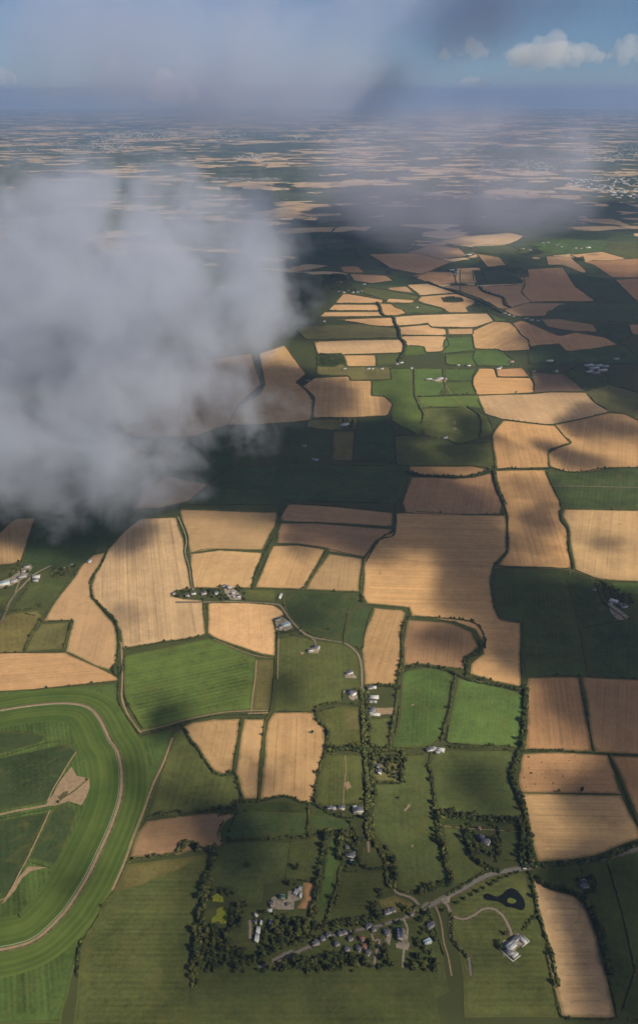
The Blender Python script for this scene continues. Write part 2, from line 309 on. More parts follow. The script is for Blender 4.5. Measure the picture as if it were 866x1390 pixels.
# kind letters: S stubble, T darker stubble, W pale stubble, G pasture, D deep green crop, Y dry pasture, B bare brown, L lush light grass
# flags: n = no hedge of its own round the edge ; s/m/w = faint/medium/strong rows
FIELDS = """
A S n w|clipped tan stubble field at the left frame edge|-40,125 0,125 60,70 140,68 130,110 112,150 85,240 40,248 -40,256
A D - s|dark pasture under the low cloud on the left|142,68 540,66 500,105 425,180 365,208 320,245 200,270 130,285 88,300 86,245 114,152
A W - w|largest pale stubble field with a curved left hedge|550,70 690,65 718,150 722,190 740,300 750,345 690,352 672,372 720,385 795,392 805,525 700,545 600,560 482,578 475,510 445,455 385,405 368,380 360,330 372,290 415,205 428,185 480,125
A W - s|pale hooked stubble field beside the little hedged paddock|365,212 413,203 385,260 352,310 358,385 400,430 448,490 458,560 452,640 425,662 360,640 258,590 290,470 170,470 230,380 300,290 320,255
A G - s|small green field right of the farm sheds|130,288 195,272 200,303 285,298 225,375 160,452 50,430 110,345
A G n s|green strip left of the farm sheds|-40,260 40,252 86,246 75,285 -40,312
A G n s|green wedge under the farm lane|-40,375 40,372 20,410 -10,430 -40,440
A Y - s|olive meadow at the left frame edge|-40,480 0,465 40,442 150,432 165,455 130,500 97,575 88,594 -40,596
A Y - s|little olive paddock notched into the stubble|163,482 268,476 245,580 103,590 132,520
A W - m|broad pale stubble field above the racecourse bend|-60,598 0,598 255,594 400,660 458,692 462,705 300,725 -60,758
B S - s|tan stubble field with an upper left corner in shadow|-130,35 250,45 240,100 190,190 110,190 20,188 -95,205 -100,150 -120,90
B S - s|tan stubble field directly over the farmhouse row|-92,208 23,193 188,204 150,340 25,342 -82,340 -90,270
B S - m|slanting tan stubble field with a cloud shadow corner|235,177 330,174 440,190 400,260 353,345 300,342 165,338 198,260
B S - m|small tan stubble field with a smudge of shadow|452,207 580,227 570,356 480,353 362,346 412,263
B T - m|long brown stubble strip along the shadow edge|290,12 470,22 700,47 697,100 500,88 268,78 262,60
B T - m|brown shaded stubble strip below the long one|263,88 400,88 700,112 690,140 640,152 592,218 455,198 440,183 330,168 248,165 252,120
C S - m|very large tan stubble field stepping down right of centre|-80,48 345,58 352,195 300,245 285,310 300,420 328,468 408,478 402,600 408,720 400,727 300,708 208,678 212,640 262,600 264,560 228,503 150,472 0,450 -20,452 -30,418 -195,402 -212,370 -205,250 -195,215 -150,155 -85,118
B D - s|dark green pasture inside the bend of the lane|275,360 355,357 573,362 566,388 528,430 512,488 508,545 440,538 390,525 345,500 305,460 278,410
B G n s|small green plot right of the farmhouse row|125,350 243,350 238,398 150,388 120,380
B D - s|narrow dark green field left of the upright stubble|560,418 622,418 600,465 583,540 580,585 560,568 518,550 536,450
B S - m|upright tan stubble field below the dark green one|630,420 735,427 752,440 738,520 738,620 722,650 708,718 592,720 584,602 592,520
C T - m|brown stubble field with a rounded right end|-35,467 130,480 210,514 238,570 197,608 183,658 120,652 0,638 -50,648 -53,560
B W - s|pale stubble field touching the blue shed farmyard|-18,402 130,398 235,408 270,430 278,445 232,470 243,512 242,608 180,598 0,533 -22,518
A L n w|wide green field mown in long pale streaks|487,610 815,542 850,552 1000,614 987,820 980,820 866,828 740,852 555,903 520,850 488,775
A Y n w|narrow dull green strip beside the streaked field|1007,625 1070,625 1052,822 988,822
B G - s|open green pasture holding two white houses|252,542 310,530 385,542 440,555 510,565 562,602 574,650 574,733 502,742 500,785 425,795 395,825 240,825 246,700
C S - m|tall tan stubble field dappled by cloud shadow|305,-117 501,-123 522,-65 545,-20 557,0 562,60 588,110 596,200 610,266 480,260 318,256 356,205 358,60 332,0
C S - m|tan stubble field cut by the right frame edge|578,34 910,38 910,318 760,310 690,298 622,270 607,190 597,110 571,60
C D n m|deep green field crossed by a pale track|512,-116 600,-110 700,-118 910,-130 910,32 578,30 530,-65
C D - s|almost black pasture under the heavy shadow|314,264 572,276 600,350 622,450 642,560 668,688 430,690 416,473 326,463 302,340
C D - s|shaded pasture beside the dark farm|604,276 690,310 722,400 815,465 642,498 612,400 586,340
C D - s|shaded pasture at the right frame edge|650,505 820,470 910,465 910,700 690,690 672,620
C L n s|thin lit green strip at the right frame edge|762,320 910,322 910,366 790,364
G L - s|bright green field with an arched top hedge|-50,38 0,27 60,24 120,40 138,60 118,160 98,240 82,300 58,322 0,333 -93,330 -70,240 -58,120
G L - s|square bright green field left of the brown stubble|162,62 250,77 330,97 413,127 418,200 403,300 396,330 250,322 118,313 134,230 150,130
G T - w|tall brown stubble field with ploughed-looking rows|436,60 635,57 653,170 682,340 690,348 421,338 431,250 430,120
G T - m|brown stubble field at the right frame edge|647,57 910,68 910,360 700,350 682,270 667,150
G T n m|stubble field dotted with small dark bales|418,358 560,352 748,363 773,430 800,516 410,509 400,480 407,420
G S n w|striped stubble field darkening towards the right|410,513 800,519 830,590 868,655 868,690 809,710 700,755 615,771 474,781 448,700 428,600
G T - m|narrow brown stubble field on the right edge|760,366 910,372 910,700 822,500
G G - s|green pasture with a faint brown lower strip|62,342 180,347 368,347 383,370 358,420 363,470 388,520 412,600 400,615 250,600 92,588 72,500 52,400
E S - m|small tan stubble field with a rounded left end|0,222 103,220 97,280 84,350 74,420 40,438 0,423 -30,380 -60,330 -95,290 -115,250 -80,234
E S - m|narrow tan stubble strip between two straight hedges|120,222 198,222 203,235 193,330 180,430 168,533 122,533 102,470 87,430 102,330 112,260
E S - w|tan stubble field with a scalloped tree-lined right side|237,197 390,197 400,227 432,260 437,310 427,370 408,430 398,490 393,548 340,548 290,523 230,528 187,543 192,420 202,300 215,230
E G - s|green field with a tawny patch in its corner|407,197 500,172 576,177 588,328 540,332 447,322 457,290 428,225
E Y n s|tawny square patch|512,182 578,186 583,262 515,264
E G - m|green field split by a worn path|445,364 578,367 580,470 597,545 510,558 440,563 407,545 412,470 432,400
E D - s|dark pasture above the cloud-shadowed hedge|132,552 290,542 368,562 363,650 368,688 230,688 60,680 90,600
E D - s|small dark pasture left of the white bungalow|382,572 430,577 500,602 540,642 560,690 382,670
E G - s|small green field below the roadside houses|610,222 688,217 680,328 614,328
E Y - s|tree-ringed garden plot with a white cottage|602,367 738,367 740,468 642,466
Z G - s|tall green field with one red-brown spot|548,1027 581,1025 585,1050 590,1087 592,1110 597,1135 605,1169 609,1196 580,1203 568,1212 540,1209 537,1190 534,1160 519,1146 508,1130 507,1067 546,1064
D L n w|green infield and turf of the racecourse|-80,120 455,84 468,150 500,215 548,295 672,264 665,310 600,470 520,690 435,905 400,950 335,1080 300,1150 270,1300 240,1420 -80,1420
D D - s|dark infield sliver at the left frame edge|-60,278 100,275 178,288 165,308 60,340 -60,372
D D n s|large dark green infield field|-60,388 120,350 260,320 298,347 250,420 187,543 -60,592
D D n s|dark green infield field below the dirt patch|-60,628 190,588 142,690 100,775 60,870 20,910 -60,900
Hh D n m|rounded green infield field with swirling marks|217,50 250,32 300,62 272,150 215,270 112,248 152,168
D G - s|green field right of the racecourse rail|682,277 715,264 735,310 780,360 840,430 900,447 935,442 940,520 915,558 866,573 720,590 690,602 585,592 640,420
D T n s|brown grazed field right of the racecourse|575,622 700,602 866,592 925,600 890,700 868,722 790,726 700,755 600,760 512,764 540,670
Hh G n m|large plain green field at the foot of the picture|445,385 500,272 640,252 830,227 834,260 800,400 780,500 768,640 765,980 270,980 320,600 400,450
Hh Y n s|dry brown top of the large green field|500,275 640,255 826,229 700,292 560,350 442,384
I D - s|dark green field in the small round shadow|290,62 420,12 770,17 760,158 600,158 380,168 262,188 252,130
I G n s|green paddocks round the lone trees|237,240 262,197 480,187 668,197 650,300 640,398 507,438 500,543 350,558 330,450 217,448 203,380
I G - s|green paddock holding the round lone tree|677,192 770,182 866,130 862,330 838,420 645,398
I T n s|tawny paddock beside the messy yard|742,430 828,422 800,620 740,638 692,600 742,520
J L n m|bright narrow strip between two dark tree belts|132,152 190,182 180,300 150,440 110,560 80,640 60,740 0,800 47,500 92,300
J D - s|dark green corner below the white bungalow|0,22 230,52 268,100 263,148 130,128 0,108
J G - s|small half-moon green field beside the lane|312,222 380,222 438,290 438,328 340,343 292,328 312,280
J G - m|green field above the terrace of houses|217,372 440,367 468,470 400,500 388,638 350,648 200,638 130,708 92,698 162,560 202,440
J Y n s|dry grass corner at the lane bend|402,532 500,502 600,547 636,590 560,608 422,578
K G - s|wedge of green pasture above the road|122,62 200,82 200,112 250,190 283,218 200,278 162,283 132,150
K D - s|small dark paddock behind the wooded house|337,87 408,87 413,178 400,193 347,188
K G n m|parkland lawn round the pond and the great house|130,372 200,302 300,262 400,242 430,252 458,340 488,450 528,560 548,660 560,800 200,800 190,620 152,480
K W - w|tan stubble tongue at the foot of the picture|452,252 480,267 520,302 620,327 663,360 688,430 728,560 745,640 780,800 575,800 545,660 512,500 472,360
K D - s|dark pasture between the stubble and the brown field|472,217 640,202 660,345 600,308 512,288
K D - s|dark pasture beside the lone white house|643,200 740,188 800,400 850,620 790,800 745,620 732,540 692,420 663,345
K D - s|dark pasture in the bottom right corner|745,186 870,132 960,120 960,800 800,800 855,620 805,400
K D - s|thin shaded strip under the brown field|132,17 410,52 408,78 200,60 112,58
K G n s|rough grass by the blue-roofed barn|0,400 80,385 118,520 140,700 -60,800 -60,560
Z G n s|shaded gardens and grass along the bottom edge|262,1240 300,1232 500,1236 545,1252 575,1240 600,1420 250,1420
O S - m|tan stubble field with a farmstead bite|85,74 160,74 173,117 338,120 352,150 348,188 200,195 82,198 62,150 64,112
O T - s|small brown stubble field beside the farmstead|177,77 300,70 328,110 182,110
O B - w|dark brown streaked field|347,92 460,102 520,102 600,183 440,183 362,188 357,120
O W - s|huge smooth sandy stubble field right of the green valley|80,209 200,202 350,200 440,190 608,192 648,240 720,283 640,303 560,323 430,345 330,333 200,318 122,293
O S - m|sandy stubble field with two shadow fingers|207,327 330,342 430,352 458,352 498,400 532,437 480,453 428,473 424,540 432,556 280,560 177,563 158,450 153,400
O S - m|rounded sandy stubble field on the right edge|468,350 560,330 728,292 800,298 890,345 890,556 700,560 600,578 520,576 444,555 435,490 480,463 543,440 500,390
O Y - s|rough olive land round the dark farm|612,188 720,152 890,200 890,330 800,290 727,280 653,235
O D - s|dark pasture left of the grey farm complex|500,100 600,47 720,112 700,148 612,178
N S - m|brown stubble field ending in a rounded point|45,160 100,120 265,112 267,132 373,134 373,208 438,212 477,250 452,303 320,310 92,313 102,210 62,175
N S - s|shaded stubble field emerging from the cloud|-320,348 -275,260 -165,200 -140,150 -170,0 -50,-40 50,100 0,140 50,180 82,230 73,322 0,333 -200,346
P T - s|brown stubble land hidden under the low cloud|0,340 0,100 650,0 698,150 580,250 538,345 380,400 100,420
N L - s|bright green valley pasture left of its central hedge|382,137 480,127 472,72 578,77 583,200 607,265 628,330 608,398 482,330 482,250 442,208 380,203
N L - s|green valley pasture holding the long white shed|594,77 720,74 723,140 733,160 698,203 602,206 590,150
N L - s|small green valley pasture under the upper farms|737,77 900,77 868,130 747,133
N L - s|green valley pasture under the long shed|607,214 700,212 893,207 925,268 868,260 627,260
N L n s|small green valley pasture on the stubble edge|747,142 866,137 873,150 883,200 737,201
N G - s|wide green valley pasture with two pale posts|639,272 830,264 900,292 933,307 957,350 962,393 810,438 750,420 642,400 627,340
N G - s|lowest green valley pasture|622,402 700,417 800,447 963,437 976,550 800,546 555,546 500,543 492,402
N D - s|dark shaded pasture below the brown point|322,322 458,314 488,400 488,545 440,530 290,528 302,400
N Y - s|shaded olive pasture round the grey sheds|72,327 298,320 298,368 180,373 62,360
N D - s|shaded pasture under the cloud edge|0,342 170,382 180,520 0,538 -300,558 -318,360
N Y n s|shaded olive strip|192,382 288,382 283,523 187,520
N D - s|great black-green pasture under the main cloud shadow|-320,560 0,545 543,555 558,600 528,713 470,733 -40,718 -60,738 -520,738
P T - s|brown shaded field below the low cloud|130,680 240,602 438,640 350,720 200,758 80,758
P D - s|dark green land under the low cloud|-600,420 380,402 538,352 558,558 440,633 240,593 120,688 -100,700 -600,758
N S - s|thin tan stubble strip under the green valley|562,554 866,552 948,570 870,598 780,606 680,598 577,588
N T - m|large brown stubble field just right of the black pasture|572,607 680,607 780,614 880,607 958,588 988,650 1018,730 1003,788 780,793 548,783 527,733
L S n s|orange tan stubble field above the shaded farms|240,657 393,657 398,710 260,710
N Y - s|shaded strip under the orange stubble|120,12 200,32 255,67 468,67 478,123 272,126 262,103 112,103
N G n s|small bright green field beside the orange stubble|402,5 518,2 498,48 407,56
L W - s|long sandy stubble strip above the orange one|100,592 300,585 510,582 533,610 523,643 390,646 200,653 120,648
L W - s|longest pale stubble strip right of the crooked hedge|492,470 600,462 800,455 940,453 968,488 880,520 670,516 655,498 560,508 507,513
L W - s|pale stubble field with a notched top|512,522 650,509 663,522 733,530 740,558 560,556 518,556
L W - s|pale stubble field with a stepped foot|517,565 735,564 748,605 713,638 647,643 637,612 552,606
L W - s|little pale stubble field between two lanes|757,529 866,527 868,551 757,556
L W - s|pale sloping stubble field below the dark village|242,354 428,386 423,400 203,400
L W - s|pale stubble strip, upper of the stacked pair|197,410 403,410 416,436 168,436
L W - s|pale stubble strip, lower of the stacked pair|152,447 423,445 428,463 125,468
L S - s|small tan stubble square by the crooked hedge|417,405 470,407 488,425 518,432 538,450 500,458 437,463 427,430
L W - s|small pale stubble strip near the tree clump|462,380 578,387 578,400 452,396
L W - s|tapering pale stubble strip|202,482 473,474 488,513 400,513 300,493
L Y - s|mottled olive fields left of the crooked hedge|150,512 320,507 438,522 498,527 503,568 330,573 60,578 0,520
L G - s|light green strip below the hazy stubble|352,322 440,337 598,367 598,383 440,378 332,350
L G - s|green scrubby patch with a small farm|492,412 600,402 728,432 698,448 552,450 522,425
L W - s|pale kite-shaped stubble field|552,312 650,307 778,350 620,363 592,340
L W - s|pale stubble field round the dark oval copse|612,387 625,370 790,357 875,388 866,410 832,420 866,443 762,445 722,420 642,400
L T - s|hazy tan triangle of stubble|462,327 545,320 578,350 472,335
L T - s|hazy mauve stubble field|272,257 440,267 473,290 380,303 300,290
L T n s|hazy stubble field with a rounded top|222,222 310,220 338,250 242,250
L T - s|large hazy stubble field behind the veil|372,162 600,157 758,200 620,258 480,230
L T - s|hazy stubble field left of the far farm|643,247 768,252 783,303 700,308 602,280
L W - s|pale stubble field right of the far farm|802,232 900,227 938,300 792,303
L W n s|pale wedge of stubble along the dark belt|720,320 900,312 1000,342 1018,398 900,368 790,335
M W - s|long pale stubble field with a hooked end|-95,97 0,77 240,57 298,72 270,93 220,113 60,116 -60,110
L T - s|hazy brown stubble field|672,117 800,132 838,170 700,188 562,152
M S - w|orange tan stubble field with a round shadow spot|62,540 160,494 230,497 258,520 288,560 318,580 333,630 200,636 180,623 72,626 67,590
M T - m|stubble field crossed by a slanting sunbeam|262,500 300,487 400,532 470,562 500,562 560,547 700,572 758,605 640,623 520,638 480,598 332,613 322,575 292,555
M T - s|brown stubble strip above the sunbeam|397,482 480,480 640,507 663,543 520,533 430,518
M T - s|shaded stubble field with a wavy hedge|92,322 300,312 288,350 338,393 242,423 217,378 150,348
M T - s|largest shaded stubble field right of the wavy hedge|347,393 307,345 312,310 292,277 340,272 332,237 495,227 548,320 653,391
M T - s|shaded stubble strip below the wavy hedge|217,437 300,402 508,402 522,435 420,438 408,463 270,466
M S - s|bright thin stubble strip beside the tree belt|0,317 70,317 148,362 205,382 228,425 192,428 100,378 0,343
M W - s|bright far stubble field below the golf course|542,165 690,150 800,182 720,193 600,188
M T - s|wide shaded stubble field on the far right|602,197 890,182 890,275 742,273 662,215
M T - s|brown shaded field beside the copse|422,172 530,177 600,240 608,258 500,213 430,213
M T - s|slanting brown stubble field at the right edge|758,287 890,280 890,420
M T n s|small brown plot at the right edge|822,507 890,505 890,560 837,550
M G - s|flat green field at the far right|742,102 890,97 890,180 800,176 702,145
M L n w|golf course of light fairways|342,112 500,82 738,102 698,145 540,160 402,153
M G - s|green field left of the golf course|62,122 240,117 288,150 150,163 82,150
M D - s|dark green field below the hazy stubble|62,242 200,237 298,290 288,303 72,313
M S - s|hazy tan field left of the dark one|82,162 180,177 213,215 132,223
M S - s|tan field at the foot of the hazy stubble|0,232 50,237 67,300 0,303
M L - s|bright green field above the valley|0,570 45,567 63,630 0,638 -90,648 -70,572
M L - s|green field with a tiny farm in its corner|72,634 180,630 248,680 238,708 82,708 62,670
M D - s|dark pasture on the far right slope|562,262 750,287 850,400 662,393 572,320
M D - s|dark pasture under the slope|517,402 860,410 890,498 522,478 432,443
M D - s|dark pasture near the right edge|652,507 808,507 828,560 760,598 682,550
M D - s|dark pasture below the sunbeam field|342,622 480,602 518,643 800,612 890,700 560,688 342,700
M L - s|small light green triangle|142,452 228,487 172,489
L L - s|green top field of the valley|542,614 633,617 638,648 547,658
L L - s|green top field with two farms|743,657 878,647 888,708 747,703
L D n s|dark wooded land round the hazy village|120,262 235,255 300,325 340,345 330,358 225,352 180,350 150,300
L D n s|dark ground under the oval copse|718,376 760,368 824,376 828,394 780,400 726,396
M D n s|dark wooded land above the bright thin stubble|20,425 90,388 140,395 190,440 170,450 40,450
M D n s|dark ground of the copse below the golf course|542,182 600,174 606,196 560,200
N D n s|dark wooded land by the upper shaded farms|100,0 230,-5 255,40 190,66 100,62
"""
# hedges: sheet | style | phrase | points.  h low hedge, t hedge with trees, b broad belt of trees, v very thin
HEDGES = """
A|t|curved hedge left of the largest pale stubble field|420,198 395,255 370,290 357,325 362,375 378,395 420,440 448,470 465,520 465,590 455,640
A|h|sunken lane hedge running down to the farmhouse row|693,62 718,120 728,160 722,200 738,260 745,310 752,350
A|h|hedge right of the sunken lane|705,62 730,120 738,160 733,205 748,260 758,345
A|v|hedge across the middle of the tan fields|742,205 800,190 860,190 960,200 1025,203
B|t|slanting tree row between two tan stubble fields|240,140 215,180 190,225 170,270 150,345
B|t|hedge between the slanting and the smudged stubble|445,190 420,240 390,285 352,345
B|v|hedge under the brown strips|240,172 330,170 440,187 520,205 590,220
B|h|hedge curving down right of the brown strips|712,45 712,110 700,140 650,152 620,190 590,225 578,300 575,360 580,400
B|h|hedge along the foot of the slanting stubble|150,345 300,348 420,355 500,358 575,358
B|v|dark line between the two brown strips|265,83 400,84 550,95 695,107
B|h|hedge along the top of the tan field and the shadow|-130,32 0,35 120,40 255,44 265,60 290,12
A|t|tree-lined hedge under the largest pale stubble field|482,582 560,570 660,552 740,545 805,530
A|h|hedge right of the largest pale stubble field|797,392 800,450 808,525
A|t|bushy hedge on the right of the hooked stubble|285,475 265,530 248,585
A|h|hedge above the little olive paddock|165,475 290,468
A|t|bushy hedge left of the little olive paddock|165,460 130,515 95,590
A|h|hedge between the farm field and the hooked stubble|320,255 285,295 230,372 165,460
A|t|bushy hedge above the olive meadow|20,432 60,430 110,425 160,415
A|h|hedge along the farm lane|5,470 40,400 80,350 140,300 200,262
A|h|hedge along the olive fields and the broad stubble|-20,598 90,596 255,594
A|v|thin hedge ending at the lane corner|255,594 360,642 460,690
D|h|hedge on the rim of the broad stubble and the racecourse|-40,118 200,100 455,72
D|h|left hedge of the curved double lane|462,0 466,60 463,140 490,205 545,280
D|h|right hedge of the curved double lane|490,0 485,100 500,160 560,262
A|t|hedge clump where the lanes meet|455,640 445,670 470,690 490,610
D|h|hedge under the streaked green field|560,285 640,262 740,232 866,207 1030,205
E|h|hedge down the right of the dull green strip|247,-90 242,0 235,100 222,190 200,235 190,330 180,440 178,540
E|h|hedge between the two small stubble fields|108,215 100,280 88,350 76,425
E|t|tree-lined foot hedge of the rounded stubble|-120,250 -95,300 -60,340 -30,390 0,430 40,445 78,430 95,480 112,540
E|t|scalloped tree line right of the tan stubble|400,185 405,225 445,262 442,320 430,375 412,430 400,490 400,555
E|t|tree line along the foot of the stubble fields|112,545 180,548 230,532 290,528 345,550 400,558
E|b|thick tree row above the split green field|450,345 520,342 580,345 610,350
E|b|tall roadside trees on the left of the lane|580,110 585,200 590,300 597,400 605,500 600,600 610,700
E|b|tall roadside trees on the right of the lane|600,120 603,230 610,330 620,430 625,520 615,620 625,700
E|t|tree row under the pasture of the white houses|400,178 440,165 500,160 575,170
E|t|dark tree line between the houses and the arched field|735,15 722,80 715,160 700,240 690,325
E|t|trees behind the roadside houses|590,95 640,92 700,95 730,100
E|t|hedge across the top of the dark pasture|-30,580 20,575 75,570 130,545
E|t|bushy hedge across the dark pastures|20,600 60,590 100,560 130,548
E|t|tree row left of the white bungalow|400,560 470,600 530,610 570,600
E|t|garden trees in front of the white bungalow|500,590 540,640 570,690 600,700
E|h|hedge between the two dark pastures|372,560 372,620 370,690
E|b|trees round the tree-ringed garden|600,350 680,345 740,350 742,410 742,470
E|t|trees at the foot of the tree-ringed garden|640,470 690,474 740,475
G|t|arched hedge over the bright green field|-60,35 0,15 60,12 110,25 150,50
G|t|hedge between the two bright green fields|152,50 140,100 128,180 110,240 95,310
G|t|hedge over the square green field|150,48 230,65 300,75 350,95 420,105
G|t|wavy hedge round the brown stubble field|205,45 185,-10 215,-30 262,-60 262,-110 225,-155 150,-170 0,-180
G|b|dark tree line left of the brown stubble fields|430,95 425,160 420,240 410,320 385,400 370,450 395,510 420,580 435,650 440,720 450,780 460,810
G|t|tree row between the green fields|95,335 180,335 260,332 340,328 400,335
G|h|hedge between the two right-hand brown stubble fields|635,55 650,130 665,200 680,280 692,345
G|h|long straight hedge across the brown stubble fields|420,348 560,350 690,355 866,365
G|v|faint line between the dotted and striped stubble|410,511 600,513 800,518
G|h|hedge slanting down the right edge|752,362 785,440 815,510 866,640
G|h|hedge along the top of the brown stubble fields|425,55 560,52 640,54 866,65
G|t|tree line down the left of the long green field|45,400 60,470 70,560 80,620 95,690
G|b|dark double hedge under the green pasture|95,595 180,605 260,615 340,620 420,630
C|h|hedge between the very large and the tall stubble fields|335,0 352,50 355,110 352,195 310,245 292,300 300,400 325,462
C|h|hedge left of the very large stubble field|-90,0 -85,100 -150,155 -200,240
C|h|hedge along the top of the very large stubble field|0,42 120,50 240,55 345,48
C|t|spiky hedge right of the tall stubble field|560,40 565,80 592,115 595,180 612,268
C|v|thin hedge over the brown rounded stubble|-30,460 0,460 120,472 215,505 245,560
C|t|hedge round the end of the brown rounded stubble|245,560 250,600 205,615 195,660 185,700
C|t|hedge under the brown rounded stubble|-60,655 0,645 60,655 130,670 200,705 300,725 400,745
C|h|hedge along the top of the right-hand stubble|580,32 700,34 866,37
C|t|tree clump above the dark farm|680,310 720,315 750,345 790,370 840,370
C|v|hedge down the middle of the shaded pastures|575,280 600,360 625,450 645,560 670,690
C|t|hedge left of the upright stubble|-30,460 -55,500 -60,560 -62,640 -80,690
B|t|tree clump where four fields meet|575,370 585,385 580,405
B|h|field edge left of the narrow dark green field|530,430 515,500 508,560
B|v|hedge above the upright stubble|590,410 680,415 740,420
B|h|hedge along the lane past the dark pasture|0,396 100,400 200,405 255,420 290,465 335,515 380,545
B|v|hedge along the lane to the roadside houses|440,545 510,558 555,592 570,640 575,700
B|h|hedge between the streaked field and the pale stubble|-20,528 0,540 100,580 180,605 245,620
B|t|hedge above the open pasture|245,520 300,515 345,500
B|h|hedge left of the open pasture|250,520 247,600 245,700
D|t|thick bushy hedge left of the white gate|575,612 610,600 650,592 700,582 720,600 760,590 866,570
Hh|b|round copse on the hedge of the brown field|700,225 725,200 745,190 770,210 780,225
Hh|t|bushy hedge left of the round copse|500,262 540,255 585,250 620,240 690,232
Hh|h|hedge right of the round copse|785,218 840,208
Hh|h|bottom hedge of the racecourse|435,395 400,440 380,490 340,550 320,590
Hh|t|scattered bushes at the foot of the racecourse hedge|320,570 312,610 305,650 300,720
Hh|b|dark tree line right of the plain green field|835,225 825,300 810,370 795,450 785,520 775,600 765,660 760,760
I|b|tree belt left of the yellow lawns|225,250 190,370 165,450 155,560 140,640 120,740 110,860
I|t|hedge below the small round shadow|260,190 330,175 420,175 540,172 600,168 690,165 770,165
I|h|hedge right of the dark shadowed field|772,0 770,80 765,160 866,120
I|v|thin fence line between the two paddocks|672,190 655,290 635,420
J|b|broad dark belt left of the bright strip|105,140 85,280 62,420 40,520 10,640 -50,720 -110,780
J|b|dark belt right of the bright strip|185,170 172,240 178,300
J|t|tree row down the right of the bright strip|195,330 170,380 175,440 145,500 120,580 100,650 80,720
J|b|trees above the terrace field|110,130 200,150 260,160 290,200
J|t|trees round the long white house|200,180 240,200 270,240 290,300 270,340
J|t|tree row along the half-moon field|330,345 380,352 440,345
J|b|lane trees left of the tall green field|370,60 365,140 400,200 450,240 480,290 490,370 490,430 500,470
J|b|lane trees on the far side|345,80 345,150 380,195 430,260 455,330 462,420 480,460
J|t|spinney in the field corner|395,480 420,500 400,520
J|b|dark trees at the end of the terrace field|380,570 390,600 400,640
J|b|dark hedge under the terrace field|150,690 200,660 260,665 330,670 380,660
J|b|tree belt right of the tall green field|740,0 755,80 765,150 790,220 805,300 820,380 835,430
J|b|dark tree belt across the foot of the tall green field|650,490 700,470 770,450 830,430
J|b|trees by the lane bend|550,575 570,600 600,600 650,590
K|b|tree belt under the shaded strip|110,25 200,30 300,40 415,50
K|b|wood round the shaded white house|200,70 215,130 240,190 290,225 340,240
K|t|trees right of the shaded white house|300,60 330,80 335,160 320,200
K|t|roadside trees above the main road|130,330 200,290 260,250 310,235 350,230
K|b|tree belt left of the dark paddock corner|415,50 425,120 420,200 440,230
K|b|dark trees under the brown field|450,215 560,212 640,200 740,185 866,130
K|t|hedge left of the stubble tongue|455,250 465,300 480,380 500,450 515,500 535,560 560,680
K|b|dark hedge right of the stubble tongue|480,262 520,295 600,315 650,340 690,400 715,470 735,540 760,640
K|t|young tree avenue by the great house|480,400 460,420 440,445 420,465
K|t|drive trees on the left of the park|150,400 152,440 150,480 160,510 190,545 215,570
K|h|hedge by the tan garden path|60,380 80,440 100,500 120,560
K|t|trees round the lone white house|630,270 690,265 700,310 660,325
L|b|crooked hedge between the stubble strips|405,400 418,425 430,460 480,470 490,500 508,530 515,570 540,605 530,650 505,690
L|b|dark belt running down from the haze|650,298 700,320 780,345 866,380 950,415 1010,450
M|b|wavy hedge in the shaded stubble|90,325 110,345 150,360 205,378 215,410 240,425
M|h|hedge left of the largest shaded stubble|310,275 310,320 295,350 345,395
N|t|central hedge of the green valley|585,80 587,140 590,205 612,260 632,300 618,345
N|t|bushy hedge across the wide valley pasture|720,410 760,425 800,445 870,432
N|t|broken tree line below the long shed|610,210 690,208 780,203 866,200
O|t|broken tree line on the valley side|30,260 90,310 95,380 90,410
N|h|hedge along the top of the tan strips|555,550 866,550 950,560
N|b|dark hedge under the thin tan strip|555,585 620,600 740,605 800,608 880,600 960,575
O|b|hedge junction below the sandy fields|135,565 160,575 170,640 190,690 215,740
O|t|hedge under the sandy fields|165,572 240,562 340,568 440,565
O|t|hedge over the deep green field|440,558 520,580 600,580 700,562 890,560
O|h|stepped hedge between the two sandy fields|460,350 500,400 540,437 480,458 430,475 428,540 440,560
O|h|hedge below the huge sandy field|120,300 200,320 330,337 430,348 560,326 720,288
O|h|hedge above the huge sandy field|60,205 200,199 350,195 440,187 610,188
O|h|hedge left of the fingered sandy field|200,325 152,395 153,440 158,480 168,560
D|v|upper ditch line in the racecourse infield|-40,382 0,370 60,350 130,328 180,315 262,306
D|v|short ditch spur by the upper infield line|150,325 165,308 178,282
D|v|dark line beside the thin infield path|308,352 278,397 248,447 218,497 194,548
D|h|dark bush line slanting across the pinkish patch|228,550 255,528 290,505 345,458
D|v|dark line under the pinkish dirt road|-40,622 0,612 60,600 120,588 190,575 205,570
D|v|short dark line at the foot of the pinkish patch|255,543 290,553 318,563
D|v|long ditch line down the lower infield|207,572 180,620 150,672 125,720 102,772
Hh|v|ditch line bending to the left frame edge|98,262 60,330 20,400 -10,408
Hh|v|short ditch line below the rounded infield field|102,260 150,272 198,287
D|v|thin hedge along the straight racecourse boundary path|685,302 648,398 608,484 568,594 529,692 499,782 448,897
D|v|inner bank hedge of the curved double lane|500,205 515,228 540,262
"""
